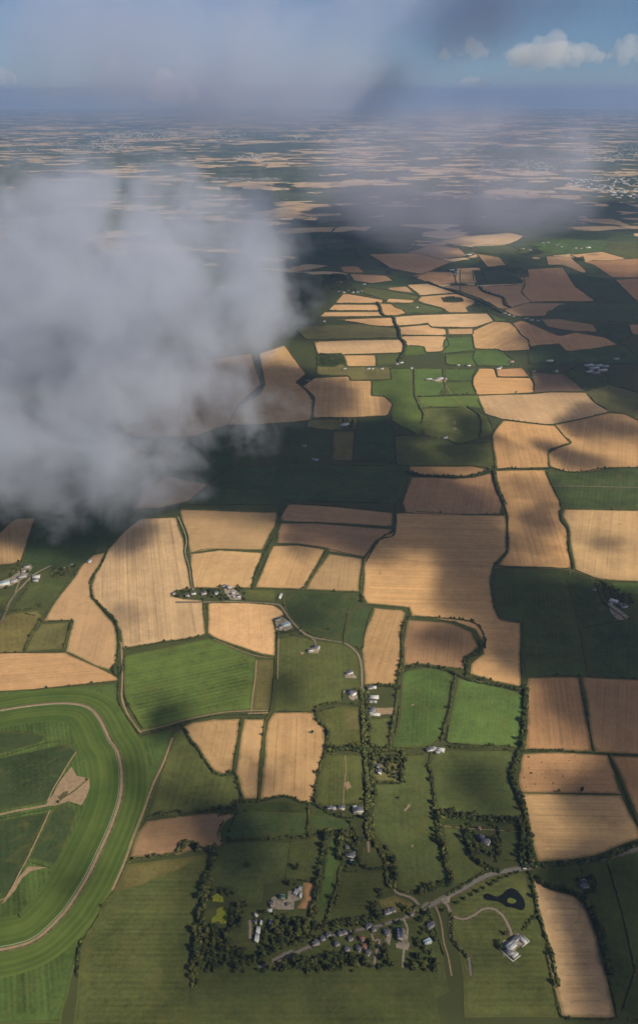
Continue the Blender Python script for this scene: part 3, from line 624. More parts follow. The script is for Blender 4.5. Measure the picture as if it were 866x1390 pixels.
# woods and garden trees: sheet | metres between trees | phrase | outline
WOODS = """
I|8.5|among the trees round the yellow lawns|200,470 330,455 345,560 420,560 430,640 420,860 400,960 80,960 120,860 150,650 200,690 290,690 320,620 300,580 270,570 230,560 200,560
I|8|among the garden trees between the yards|420,600 560,610 590,640 690,640 860,690 860,960 420,960 420,860 500,820 510,700 500,640 440,650
J|9|among the village trees at the bottom edge|-60,720 80,715 320,670 420,640 500,650 500,860 520,960 -60,960
J|11|among the trees by the blue-roofed barn|610,640 700,590 750,700 770,960 620,960 600,900 640,700
K|11|in the wood round the shaded white house|210,60 330,75 340,200 300,225 250,190 215,130
A|12|round the farmhouse row|680,350 866,348 866,388 690,385
B|12|round the crossroads farm|20,330 130,340 125,392 20,392
A|14|by the farm sheds on the left|60,240 120,250 130,300 70,345 10,345
A|13|in the small holding by the lane|205,258 300,255 300,298 205,300
C|13|round the dark farm|700,330 830,360 850,400 820,430 740,400
E|10|in the tree-ringed garden|600,365 740,365 740,470 680,470 640,400
K|14|round the lone white house|640,265 700,270 700,330 640,330
L|11|in the dark oval copse|720,378 760,370 820,376 826,392 780,398 730,394
L|17|in the hazy woods by the dark village|130,270 230,260 300,330 330,352 250,350 180,340
M|16|in the copse below the golf course|545,180 600,176 604,196 556,200
M|17|in the wood above the bright stubble|40,420 100,392 180,440 130,448 50,446
N|14|by the upper shaded farms|110,0 230,10 250,40 180,60 110,60
N|18|round the grey sheds|210,330 290,325 300,370 220,370
I|8|behind the messy yard|650,430 740,430 730,470 660,470
J|9|round the long white house|190,190 290,200 300,340 230,350 190,300
J|15|on the lane verge|430,240 500,300 500,470 460,460
K|12|beside the great house|330,480 380,470 350,560 320,560
"""
# roads and tracks: sheet | width m | material | name | phrase | points
ROADS = """
B|4.5|lane|lane|narrow lane running from the farmhouse row down past the white houses|-150,398 0,397 60,395 115,398 235,405 265,415 300,465 345,512 385,535 450,547 515,560 560,595 578,640 582,700 584,830 595,930 603,1000 606,1060 610,1150 612,1220 604,1300 608,1380
J|4.5|lane|lane|tree-lined lane bending to the main road|360,60 358,160 410,220 455,300 468,400 500,470 520,492 600,520 640,560 655,590
B|4|lane|driveway|short drive to the twin white houses|385,535 398,555 400,578
K|11|asphalt|main_road|wide pale main road with trees along its edge|0,393 60,372 110,347 145,330 200,300 260,265 320,243 400,229 432,225 500,212 640,199 740,184 866,152 900,140
J|6|asphalt|main_road|shaded main road along the bottom houses|700,545 640,590 560,640 480,660 420,682 300,705 200,730 100,750 0,805 -100,850 -300,930
K|5|lane|driveway|curving drive through the parkland to the great house|112,348 135,370 150,405 175,418 205,420 240,404 265,386 290,380 315,384 340,402 360,430 376,465 382,490
K|4|dirt|path|tan garden path running down beside the drive|88,372 103,410 113,455 120,510 136,565 150,640
K|4|asphalt|path|winding garden path in the park|150,418 146,450 150,490 168,520 195,545 215,570 225,640
J|6|yard|driveway|pale drive beside the dark barn|548,640 560,660 575,700 572,760 560,800 552,860 548,930
J|4|lane|driveway|drive to the small house by the terrace|365,730 380,770 410,770 400,820 388,860 380,930
A|5|lane|lane|sunken lane between two hedges|699,62 722,120 731,160 727,200 744,260 750,310 758,352
A|6|lane|farm_lane|farm lane with hedges left of the green field|5,475 35,405 62,365 100,322 140,285 200,255
A|5|dirt|farm_lane|dusty farm lane through the sheds|60,360 80,310 110,290
D|7|dirt|farm_track|pale track inside the curved double lane|476,-80 480,60 478,140 500,200 525,240 552,275
D|5|dirt|farm_track|pale field-edge track under the streaked field|545,272 640,250 740,222 866,197 960,190 1050,188
E|5|dirt|farm_track|straight pale track beside the dull green strip|168,-10 164,60 155,120 148,192
B|4|dirt|farm_track|pale track above the streaked field|0,543 100,585 165,608 240,618
E|8|dirt|farm_track|sandy widening where the tracks meet|135,200 180,199 218,197
D|7|dirt|path|straight tan path along the racecourse boundary|676,295 640,395 600,480 560,590 520,690 490,780 440,895
C|5|dirt|farm_track|pale worn track along the black pasture|305,262 400,258 500,264 600,272 690,298 760,312 900,318
C|4|dirt|farm_track|pale track left of the black pasture|288,290 294,360 306,430 330,466 408,475
O|5|dirt|farm_track|pale track across the deep green field|445,648 560,650 700,652 866,657 960,660
N|5|dirt|farm_track|slanting worn path in the green valley|735,145 770,200 830,260 890,300
E|3|dirt|path|worn path down the split green field|515,365 518,420 512,480 508,555
C|4|dirt|farm_track|pale headland track across the largest stubble field|-200,225 -80,225 0,240 120,245 295,258
B|4|dirt|farm_track|pale strip down the edge of the pasture|255,540 253,600 250,700
D|9|dirt|dirt_track|pinkish dirt road into the infield|-60,605 0,597 60,583 120,573 190,560
D|4|dirt|path|thin path in the infield running to the patch|300,350 270,395 240,445 210,495 186,545
Hh|4|dirt|path|tan infield path above the rounded field|196,62 160,140 110,245 80,300 30,395 -20,420
K|3|dirt|path|pale strip below the tree belt|120,62 200,72 300,78 408,84
I|5|lane|driveway|grey drive left of the long roofs|430,650 432,700 430,760
I|6|asphalt|road|grey road at the very bottom|560,890 620,860 680,830
J|4|lane|driveway|drive to the white bungalow|590,-30 560,10
"""
TRACK = ("D", "-60,192 0,188 60,178 130,168 180,163 220,160 260,160 300,163 330,170 352,180 370,195 388,218 405,250 418,278 430,305 445,325 457,345 464,365 470,390 475,420 476,450 476,480 473,510 468,540 460,570 450,600 440,628 428,658 414,690 400,720 385,752 370,785 350,825 330,862 300,910 262,968 225,1010 190,1045 155,1075 110,1100 60,1115 0,1127 -60,1135")
PATCHES = """
D|dirt|dirt_patch|pinkish bare patch in the racecourse infield|180,562 210,515 240,460 280,410 300,445 350,455 352,490 338,530 318,562 270,545 215,562
E|yard|yard|pale yard round the round white house|505,108 530,110 535,120 560,122 565,140 545,150 530,140 528,122 505,118
E|yard|yard|pale forecourt of the square white house|515,35 530,30 560,55 560,62 515,62
E|yard|yard|white concrete yard of the roadside workshop|600,178 640,180 655,210 610,212 595,195
E|dirt|bare_ground|bare brown ground behind the workshop|640,178 705,176 708,205 650,206
E|yard|yard|bright yard of the white bungalow|545,570 585,572 585,595 560,602 545,592
E|yard|yard|pale yard of the roadside cottages|445,568 510,570 512,582 446,580
B|yard|yard|farmyard with the blue-grey shed|235,468 262,455 300,475 310,500 282,512 245,508
B|yard|yard|pale apron of the twin white houses|368,582 400,570 418,582 408,600 372,598
B|yard|yard|yard of the crossroads farm|40,345 80,345 108,370 108,388 70,390 45,370
I|yard|yard|untidy concrete yard with scattered rubble|555,520 575,510 600,530 650,530 655,480 680,480 740,455 735,530 690,540 688,590 600,590 555,585
C|yard|yard|grey yard of the dark farm|745,400 770,410 830,455 815,470 785,468 760,440
J|yard|yard|cream gravel yard beside the dark barn|545,705 560,700 570,760 590,790 580,830 510,815 505,790 545,780
J|yard|yard|cream forecourt left of the dark barn|440,770 478,725 482,745 470,800
K|yard|forecourt|pale paved court round the great house|336,530 350,500 375,508 395,478 410,476 440,510 438,520 405,530 382,560 350,566
A|lane|yard|yard between the farm sheds|0,318 45,300 90,262 120,250 128,262 100,300 70,320 40,335 0,345
K|yard|yard|grey drive bay before the parkland gate|105,345 145,332 142,358 118,362
I|yellow|lawn|upper yellow-green lawn among trees|210,505 240,495 272,515 275,545 240,545 210,540
I|yellow|lawn|lower yellow-green lawn among trees|235,590 270,570 300,590 308,625 290,670 262,675 245,655 205,682 205,640 235,620
N|dirt|bare_ground|long bright concrete pad beside the valley shed|690,118 735,116 742,140 690,140
D|darkline|scrub|dark scrub clump inside the dirt patch|224,530 250,508 268,505 262,525 236,540
N|dirt|bare_ground|upper worn spot in the valley pasture|779,330 787,330 787,348 779,348
N|dirt|bare_ground|lower worn spot in the valley pasture|777,364 795,364 795,373 777,373
J|dirt|bare_ground|small red-brown spot in the tall green field|598,208 610,208 612,222 600,224
B|dirt|bare_ground|small tan heap spot in the open pasture|340,595 352,593 354,603 342,604
E|dirt|bare_ground|tan worn spot in the split field|512,470 530,468 540,490 520,500
G|dirt|bare_ground|small pale spot in the arched field|-22,164 -12,164 -12,169 -22,169
Hh|dirt|bare_ground|pale eroded bank in the infield|60,340 110,282 188,284 120,300 85,330 60,375 20,420 5,430
"""
POND = ("K", "273,332 280,325 292,324 305,330 320,335 335,333 350,322 362,310 378,303 395,308 410,322 424,340 431,360 430,378 420,388 405,384 385,378 362,375 345,362 325,354 305,351 285,348 275,342")
ISLE = ("K", "365,345 375,340 392,346 398,355 388,362 370,361 364,354")
# buildings: sheet | x,y | length,width,wall height | turn | type | label
HOUSES = """
A|15,330|34,18,6|25|bluebarn|greenish metal farm shed at the left frame edge
A|55,320|20,11,5|25|barn|white-roofed shed right of the greenish shed
A|88,302|24,12,5|30|barn|grey-roofed shed midway along the farm lane
A|105,262|17,9,5|10|house|farmhouse at the top of the left farm sheds
A|92,278|12,8,4|10|house|small house between the sheds on the farm lane
A|143,303|22,15,5|10|greybarn|pale grey barn alone right of the farm lane
A|140,317|16,9,4|10|barn|low shed in front of the pale grey barn
A|351,241|13,8,4|60|whitebarn|bright white shed alone at the tip of the hooked stubble
A|283,253|10,8,4|15|house|small house in the small holding by the lane
A|248,268|9,6,3|15|barn|small shed on the left of the small holding
A|682,367|13,8,4|80|house|leftmost house of the farmhouse row among bushes
A|735,376|12,8,5|5|house|house just left of the sunken lane end
A|758,368|14,8,5|20|bungalow|house at the foot of the sunken lane
A|798,368|15,9,5|30|house|white house second from the right in the farmhouse row
A|848,366|12,8,5|75|whitehouse|white gabled house at the right end of the farmhouse row
B|60,345|18,10,5|-40|barn|long roofed barn at the top of the crossroads farm
B|76,366|16,9,5|60|barn|upright barn in the middle of the crossroads farm
B|97,379|13,9,5|0|whitehouse|white farmhouse of the crossroads farm
B|80,380|10,6,4|20|barn|lowest small shed of the crossroads farm
B|40,338|11,7,4|20|house|house hidden in trees at the back of the crossroads farm
B|262,377|26,7,3|80|whitebarn|long narrow white shed beside the green plot
B|247,470|14,11,5|35|darkbarn|dark square shed of the blue shed farmyard
B|281,491|25,16,5|35|bluebarn|pale blue-grey metal shed by the lane
B|262,499|10,8,4|35|whitehouse|small white house beside the blue-grey shed
B|402,578|17,10,4|-25|bungalow|right-hand house of the twin white houses
B|378,590|13,9,4|20|bungalow|left-hand house of the twin white houses
E|532,43|16,11,4|30|bungalow|dark-roofed house on the white forecourt left of the lane
E|541,123|20,14,4|-50|bungalow|dark-roofed round-fronted house in its own square garden
E|612,103|13,9,4|20|house|upper roadside house with a terracotta gable
E|628,101|11,7,3|5|whitebarn|small white shed beside the upper roadside house
E|628,140|22,9,4|2|whitebarn|white-roofed middle roadside workshop
E|616,156|10,9,4|85|house|dark house in front of the middle workshop
E|630,158|11,6,3|5|barn|low shed right under the middle workshop
E|622,188|14,10,4|-15|house|lower roadside house with a white gable
E|628,207|28,6,3|-3|whitebarn|long low white shed at the foot of the roadside yard
E|613,196|10,7,3|20|darkbarn|small dark shed in the lower roadside yard
E|646,412|12,8,4|75|house|upper white cottage in the tree-ringed garden
E|650,432|13,9,4|80|whitehouse|lower white cottage in the tree-ringed garden
E|455,574|11,7,4|5|whitehouse|leftmost of the roadside cottages in a row
E|470,577|9,6,3|10|barn|small shed between the roadside cottages
E|500,573|14,8,4|-5|whitehouse|longest cottage in the roadside cottage row
E|565,583|20,12,4|10|whitehouse|large white bungalow by the tree-lined lane
E|552,571|8,6,3|10|barn|small garage behind the large white bungalow
G|50,345|16,10,4|20|whitehouse|white house at the left end of the hedge farm
G|70,343|13,8,4|-20|whitebarn|white barn in the middle of the hedge farm
G|92,347|18,9,4|-15|whitebarn|white barn at the right end of the hedge farm
G|80,356|10,6,3|10|barn|small low shed in front of the hedge farm
C|762,398|18,12,5|55|greybarn|upper grey barn of the dark farm
C|778,402|16,10,5|55|greybarn|middle grey barn of the dark farm
C|812,418|16,9,5|15|whitehouse|white-gabled farmhouse of the dark farm
C|757,412|13,8,4|55|barn|low shed on the left of the dark farm
C|795,408|10,7,4|15|house|small house between barn and white-gabled farmhouse
C|694,352|9,7,4|15|house|small house in shadow above the dark farm
I|618,518|12,9,3|2|greenbarn|green-roofed shed in the untidy yard
I|700,492|13,8,3|75|barn|grey-roofed shed right of the untidy yard
I|722,474|11,6,3|60|barn|narrow shed at the top right of the untidy yard
I|728,510|10,5,3|80|whitebarn|narrow white-edged shed at the right of the untidy yard
I|651,566|5,4,3|40|whitehouse|tiny white hut in the untidy yard
I|557,560|12,5,3|80|house|narrow house at the left of the untidy yard
I|545,600|10,5,3|0|whitebarn|small white shed below the narrow house
I|465,628|10,5,3|-50|greybarn|slanted pale roof above the long roofs
I|464,665|7,5,3|85|house|small red-roofed house above the long pale roof
I|495,672|9,4,3|85|whitebarn|thin white shed right of the small red-roofed house
I|478,718|13,8,4|88|whitebarn|middle long pale-roofed building
I|470,765|15,8,4|88|whitebarn|lowest long pale-roofed building
I|552,672|12,5,3|80|barn|grey shed among the garden trees
J|236,280|20,7,5|-12|whitehouse|long white house among dark trees
J|250,268|15,8,4|-12|house|dark-roofed wing behind the long white house
J|248,308|7,5,3|0|whitebarn|little white shed below the long white house
J|220,228|7,5,3|30|house|small house above the long white house
J|452,614|9,8,4|20|whitehouse|left house of the pair of white semis by the main road
J|470,607|9,8,4|20|whitehouse|middle house of the white semis by the main road
J|492,601|9,8,4|20|house|right house of the white semis by the main road
J|347,694|12,8,4|30|house|white-gabled house at the bend of the bottom road
J|378,715|9,7,4|30|house|small house below the bend of the bottom road
J|455,730|12,9,4|60|house|house with a white end left of the dark barn
J|530,743|24,13,5|88|darkbarn|large dark blue barn on the cream yard
J|708,690|14,9,4|40|whitehouse|white house above the blue-roofed barn
J|722,680|8,6,4|40|house|small house behind the white house
J|692,785|15,10,4|25|bluebarn|light blue-roofed barn at the bottom edge
J|206,732|9,8,4|25|house|first house of the village row below the terrace field
J|180,740|9,8,4|25|house|second house of the village row below the terrace field
J|110,745|9,8,4|25|house|third house of the village row below the terrace field
J|78,768|9,8,4|25|house|fourth house of the village row below the terrace field
J|35,795|14,9,4|25|house|fifth and leftmost house of the village row
J|240,770|9,7,4|40|house|village house standing behind the row
J|310,770|9,8,4|60|redhouse|upper red-roofed village house
J|325,815|11,9,4|60|redhouse|lower red-roofed village house
J|290,830|9,8,4|60|house|grey village house left of the red roofs
J|345,850|10,8,4|60|whitehouse|white village house at the bottom edge
J|220,830|9,8,4|30|house|village house at the bottom left of the village
J|160,800|9,8,4|30|house|village house south of the shaded road
J|600,625|7,6,4|30|house|first cottage in the lane bend row
J|620,600|7,6,4|30|house|second cottage in the lane bend row
J|640,585|7,6,4|30|house|third cottage in the lane bend row
K|278,128|18,10,5|-30|whitehouse|white-gabled house inside the shaded wood
K|262,112|12,9,5|-30|darkbarn|dark-roofed wing behind the house in the wood
K|256,76|6,4,3|0|redhouse|tiny red-roofed hut above the wood
K|660,298|13,9,4|15|whitehouse|lone white house in the dark pastures
K|655,282|9,7,4|15|darkbarn|dark outbuilding behind the lone white house
K|68,452|13,8,4|35|house|brown-roofed house beside the tan garden path
L|770,240|36,16,5|20|whitebarn|left white shed of the far farm
L|795,250|34,15,5|20|whitebarn|right white shed of the far farm
L|778,262|30,14,5|10|greybarn|grey shed in front of the far farm
L|598,424|16,10,5|10|whitehouse|white farmhouse in the green scrubby patch
L|145,492|22,12,5|80|whitehouse|white farmhouse at the hazy left crossroads
L|520,695|20,14,5|30|whitehouse|left house of the upper valley farm
L|500,703|18,10,5|10|barn|shed of the upper valley farm
L|800,707|14,10,5|10|whitehouse|white house in the left of the green top field
L|848,708|22,10,5|0|whitebarn|white sheds in the right of the green top field
N|360,75|20,12,5|10|whitehouse|left house of the shaded hedge farms
N|380,76|14,10,5|50|house|second house of the shaded hedge farms
N|425,75|18,12,5|0|whitehouse|third house of the shaded hedge farms
N|242,76|20,10,5|10|house|pale-roofed house below the orange stubble
N|572,73|16,11,5|70|whitehouse|white house on the top hedge of the valley
N|717,124|40,14,5|5|whitebarn|long white shed in the green valley
N|655,128|30,12,5|5|greybarn|grey shed left of the long white shed
N|690,133|40,8,4|5|greybarn|low grey lean-to before the long white shed
N|738,126|12,14,6|5|house|dark house at the end of the long white shed
N|245,350|34,10,5|25|whitebarn|grey-white shed in the shaded olive pasture
N|240,358|22,10,5|25|greybarn|second grey shed in the shaded olive pasture
N|100,524|24,10,5|-20|barn|shed glimpsed in the great black pasture
N|48,455|16,10,5|10|house|house glimpsed in the shaded left pasture
N|65,133|18,14,5|10|darkbarn|dark farm building at the tip of the hazy stubble
N|735,415|18,12,5|30|house|ruined farm on the wide valley pasture
O|180,74|24,14,5|10|whitehouse|pale house in the farmstead bite of the stubble
O|192,71|16,12,5|60|barn|barn in the farmstead bite of the stubble
O|35,60|20,12,5|10|whitehouse|white house at the top left of the green field
O|245,42|22,14,5|20|redhouse|brown farm in the corner of the green field
O|468,88|18,14,5|70|whitehouse|white house at the top of the streaked field
O|352,88|18,12,5|10|house|house at the corner of the streaked field
O|432,37|34,14,5|5|whitebarn|pale shed in the dark pasture above the streaked field
O|272,190|10,8,4|0|whitehouse|tiny white hut on the edge of the huge sandy field
O|760,26|24,14,5|15|whitehouse|white house on the dark slope at the upper right
O|625,60|42,22,6|20|bluebarn|leftmost blue-grey roof of the dark factory yard
O|650,75|46,24,6|20|greybarn|large grey roof in the middle of the dark factory yard
O|672,62|40,20,6|20|bluebarn|blue-grey roof at the back of the dark factory yard
O|690,85|46,22,6|20|greybarn|grey roof at the right of the dark factory yard
O|628,92|36,18,6|20|greybarn|grey roof at the lower left of the dark factory yard
O|660,97|34,16,6|20|barn|lowest roof of the dark factory yard
O|706,66|30,18,6|20|barn|far right roof of the dark factory yard
L|215,345|20,12,5|0|house|leftmost house of the dark hazy village
L|240,350|20,12,5|30|whitehouse|second house of the dark hazy village
L|262,342|20,12,5|0|house|third house of the dark hazy village
L|285,350|22,12,5|60|whitehouse|fourth house of the dark hazy village
L|308,348|20,12,5|0|whitehouse|fifth house of the dark hazy village
L|325,345|18,12,5|30|house|sixth house of the dark hazy village
L|225,300|22,12,5|0|house|upper house in the trees of the dark hazy village
L|340,310|22,12,5|20|whitehouse|house on the green strip past the dark hazy village
L|850,165|50,20,6|10|whitebarn|white shed on the pale lane at the far wedge
M|212,452|18,12,5|0|whitehouse|first cottage along the dark belt village
M|232,460|18,12,5|30|whitehouse|second cottage along the dark belt village
M|255,468|18,12,5|0|house|third cottage along the dark belt village
M|318,478|22,12,5|0|house|fourth cottage along the dark belt village
M|345,485|20,12,5|20|whitehouse|fifth cottage along the dark belt village
M|375,490|18,12,5|0|house|sixth cottage along the dark belt village
M|400,106|24,12,5|10|house|left villa beside the golf course
M|425,104|24,12,5|10|whitehouse|second villa beside the golf course
M|465,117|28,12,5|-20|house|third villa beside the golf course
M|488,126|28,12,5|-20|whitehouse|fourth villa beside the golf course
M|560,132|28,12,5|0|whitehouse|fifth villa beside the golf course
M|585,134|24,12,5|0|house|sixth villa beside the golf course
M|620,130|44,16,6|0|whitebarn|clubhouse with a long pale roof on the golf course
M|300,135|30,14,5|20|house|house left of the golf villas
M|335,142|30,14,5|0|house|grey house left of the golf villas
"""
# cloud shade on the land: strength, softness px, sheet, outline (what the clouds overhead must cover)
SHADE = """
1|1.0|9|Z|-80,545 120,560 300,575 420,572 470,563 520,560 530,500 512,505 545,545 556,575 590,590 590,605 605,625 660,640 688,668 690,700 685,760 670,790 640,800 600,760 575,735 540,730 530,760 505,766 480,760 450,750 425,760 405,752 385,722 360,704 320,700 290,697 240,702 220,745 190,762 170,740 150,762 130,772 100,765 60,760 20,752 -80,745
1|0.9|7|Z|300,520 400,505 430,510 480,515 492,530 470,558 430,580 400,585 300,590
1|0.95|6|Z|405,735 440,745 430,770 412,760
1|0.96|7|Z|130,460 300,480 400,490 425,495 440,525 492,528 494,536 468,556 440,580 300,592 130,592
2|1.0|9|Z|668,772 700,755 740,768 775,772 800,790 830,800 900,800 900,925 866,922 800,925 740,915 705,905 700,870 672,835
2|0.94|9|Z|500,700 545,690 690,690 705,760 690,790 702,850 704,925 660,918 652,880 640,858 600,842 572,836 566,822 592,805 596,785 580,765 556,742 520,732 505,748 480,752 470,720
2|0.5|10|Z|690,640 712,650 745,700 760,760 735,765 715,720 690,690
2|0.8|12|Z|560,840 640,845 650,880 620,905 560,895
2|0.88|14|Z|712,905 900,905 900,1030 866,1030 800,1028 760,1025 720,990
2|0.95|20|Z|770,1025 900,1025 900,1160 866,1160 800,1150 765,1110 800,1080
3|0.9|14|Z|605,1045 690,1040 702,1085 690,1110 620,1100
3|0.97|14|Z|728,1172 900,1140 900,1420 800,1420 800,1290 775,1230 740,1200
3|0.42|26|Z|640,1085 730,1090 725,1180 660,1200 600,1160
3|0.42|40|Z|250,1120 420,1110 560,1130 600,1180 640,1240 740,1260 740,1420 250,1420
4|1.0|10|Z|270,1110 345,1102 352,1140 345,1180 318,1192 285,1165
4|0.9|12|Z|85,1195 120,1180 122,1190 105,1215 85,1225
4|0.6|14|Z|120,1175 165,1190 110,1215 75,1200
4|0.9|9|Z|212,960 262,955 255,985 232,1010 208,1005
4|0.8|14|Z|160,1020 195,1040 190,1090 165,1080
4|0.5|16|Z|190,1080 300,1070 310,1150 190,1150
4|0.8|11|Z|340,1040 385,1050 360,1085 330,1060
4|0.6|11|Z|370,830 440,815 440,845 380,860
4|0.7|10|Z|375,915 415,920 405,965 380,955
4|0.6|11|Z|150,825 200,828 195,850 150,845
5|0.95|8|Z|600,400 640,355 660,350 700,343 760,352 790,360 830,365 900,362 900,500 866,505 866,560 820,545 790,520 755,480 740,475 708,472 690,480 715,500 740,525 760,532 790,500 735,500 715,498 700,478 660,465 690,455 725,455 745,465 700,440 690,425 670,432 640,420
5|0.9|8|Z|695,440 760,448 866,450 900,560 866,575 830,565 800,530 760,530 735,520 722,500 716,478 760,470
5|1.0|6|Z|770,545 800,548 866,575 900,590 900,610 866,600 820,590 780,572
5|1.0|6|Z|715,598 760,600 800,620 840,642 780,645 745,632
5|1.0|6|Z|670,580 690,595 695,615 675,610
5|0.95|7|Z|700,690 740,690 752,760 720,770 700,740
5|0.8|7|Z|800,735 866,740 866,765 820,755
5|1.0|6|Z|625,560 660,565 665,600 640,640 600,610
5|0.9|6|Z|770,556 790,552 845,588 820,600 795,590
5|0.85|6|Z|735,610 750,600 790,625 800,640 770,632
5|0.8|6|Z|705,655 720,650 745,690 755,730 735,720 718,690
5|0.9|6|Z|700,455 712,455 712,468 700,466
6|0.95|9|Z|380,300 560,290 640,300 640,330 600,340 640,362 600,385 560,385 520,378 480,385 460,400 440,400 420,440 380,440
7|0.93|8|Z|460,262 640,262 700,266 900,275 900,318 866,318 780,322 740,318 700,316 640,320 560,318 470,312 400,300 430,280
"""
# ------------------------------------------------------------------ ground, fields, roads
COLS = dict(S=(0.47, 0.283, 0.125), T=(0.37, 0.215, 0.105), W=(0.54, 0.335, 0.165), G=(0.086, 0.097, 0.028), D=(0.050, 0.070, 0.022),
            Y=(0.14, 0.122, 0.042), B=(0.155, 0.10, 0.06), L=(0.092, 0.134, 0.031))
NAME = dict(S='stubble_field', T='stubble_field', W='stubble_field', G='pasture', D='pasture', Y='meadow', B='bare_field', L='green_field')

# one sheet of land out to the horizon
def build_ground():
    radii = [0, 500, 1000, 1600, 2400, 3400, 5000, 7000, 10000, 14000, 20000, 28000, 40000, 56000, 80000, 95000]
    n = 72; V = [(0, 0, 0)]
    for r in radii[1:]:
        for k in range(n):
            a = 2 * math.pi * k / n; V.append((r * math.cos(a), r * math.sin(a), 0))
    tri = [(0, 1 + k, 1 + (k + 1) % n) for k in range(n)]; q = []
    for i in range(len(radii) - 2):
        a0 = 1 + i * n; b0 = a0 + n
        for k in range(n):
            k2 = (k + 1) % n; q.append((a0 + k, b0 + k, b0 + k2, a0 + k2))
    o = link('ground', mesh_np('ground', V, [np.array(tri), np.array(q)]), M_LAND)
    tag(o, 'wide patchwork farmland reaching to the horizon', kind='structure')
build_ground()

def wobble_ring(pts, step=18.0, amp=1.2):
    out = []
    n = len(pts)
    for i in range(n):
        a = Vector(pts[i]); b = Vector(pts[(i + 1) % n]); L = (b - a).length
        m = max(1, int(L / step)); nrm = Vector((-(b - a).y, (b - a).x)) / max(L, 1e-6)
        for j in range(m):
            t = j / m
            s = math.sin(math.pi * t)
            x = a.lerp(b, t)
            w_ = (math.sin(x.x * 0.021 + x.y * 0.013) + math.sin(x.y * 0.031 - x.x * 0.017 + 1.3)) * amp
            p = x + nrm * (w_ * min(1, 3 * s)); out.append((p.x, p.y))
    return out

def seg_dist(Pn, ring):
    A = np.array(ring); B = np.roll(A, -1, axis=0); d = np.full(len(Pn), 1e9)
    for a, b in zip(A, B):
        ab = b - a; L2 = (ab ** 2).sum() + 1e-9
        t = np.clip(((Pn - a) @ ab) / L2, 0, 1)
        q = a + t[:, None] * ab
        d = np.minimum(d, np.hypot(*(Pn - q).T))
    return d

def inside(Pn, ring):
    A = np.array(ring); x, y = Pn[:, 0], Pn[:, 1]; c = np.zeros(len(Pn), bool)
    j = len(A) - 1
    for i in range(len(A)):
        xi, yi = A[i]; xj, yj = A[j]
        m = ((yi > y) != (yj > y)) & (x < (xj - xi) * (y - yi) / (yj - yi + 1e-12) + xi)
        c ^= m; j = i
    return c

def sheet_mesh(name, ring, z, spacing, rowdir):
    ring = wobble_ring(ring, max(14.0, spacing))
    A = np.array(ring); lo = A.min(0); hi = A.max(0)
    gx = np.arange(lo[0] + spacing * .5, hi[0], spacing); gy = np.arange(lo[1] + spacing * .5, hi[1], spacing)
    if len(gx) and len(gy):
        G = np.stack(np.meshgrid(gx, gy), -1).reshape(-1, 2)
        G = G[inside(G, ring)]
        if len(G): G = G[seg_dist(G, ring) > spacing * 0.45]
    else: G = np.zeros((0, 2))
    c0 = A.mean(0)
    pts = [Vector(p) for p in (A - c0)] + [Vector(p) for p in (G - c0)]
    n = len(ring)
    res = delaunay_2d_cdt(pts, [], [list(range(n))], 1, 0.01)
    vs = np.array([(p[0], p[1]) for p in res[0]]); fs = [f for f in res[2]]
    if not fs: return None
    me = mesh_np(name, np.column_stack([vs, np.zeros(len(vs))]), [np.array(fs)])
    # face the sheet upward
    if me.polygons[0].normal.z < 0: me.flip_normals()
    ed = seg_dist(vs + c0, ring)
    at = me.attributes.new('edge', 'FLOAT', 'POINT'); at.data.foreach_set('value', ed.astype(np.float32))
    uv = me.uv_layers.new(name='rows')
    li = np.empty(len(me.loops), dtype=np.int32); me.loops.foreach_get('vertex_index', li)
    co = np.empty(len(me.vertices) * 3, dtype=np.float32); me.vertices.foreach_get('co', co); co = co.reshape(-1, 3)
    u = -co[:, 0] * rowdir[1] + co[:, 1] * rowdir[0]; v = co[:, 0] * rowdir[0] + co[:, 1] * rowdir[1]
    uv.data.foreach_set('uv', np.column_stack([u, v])[li].astype(np.float32).ravel())
    return me, (c0[0], c0[1], z)

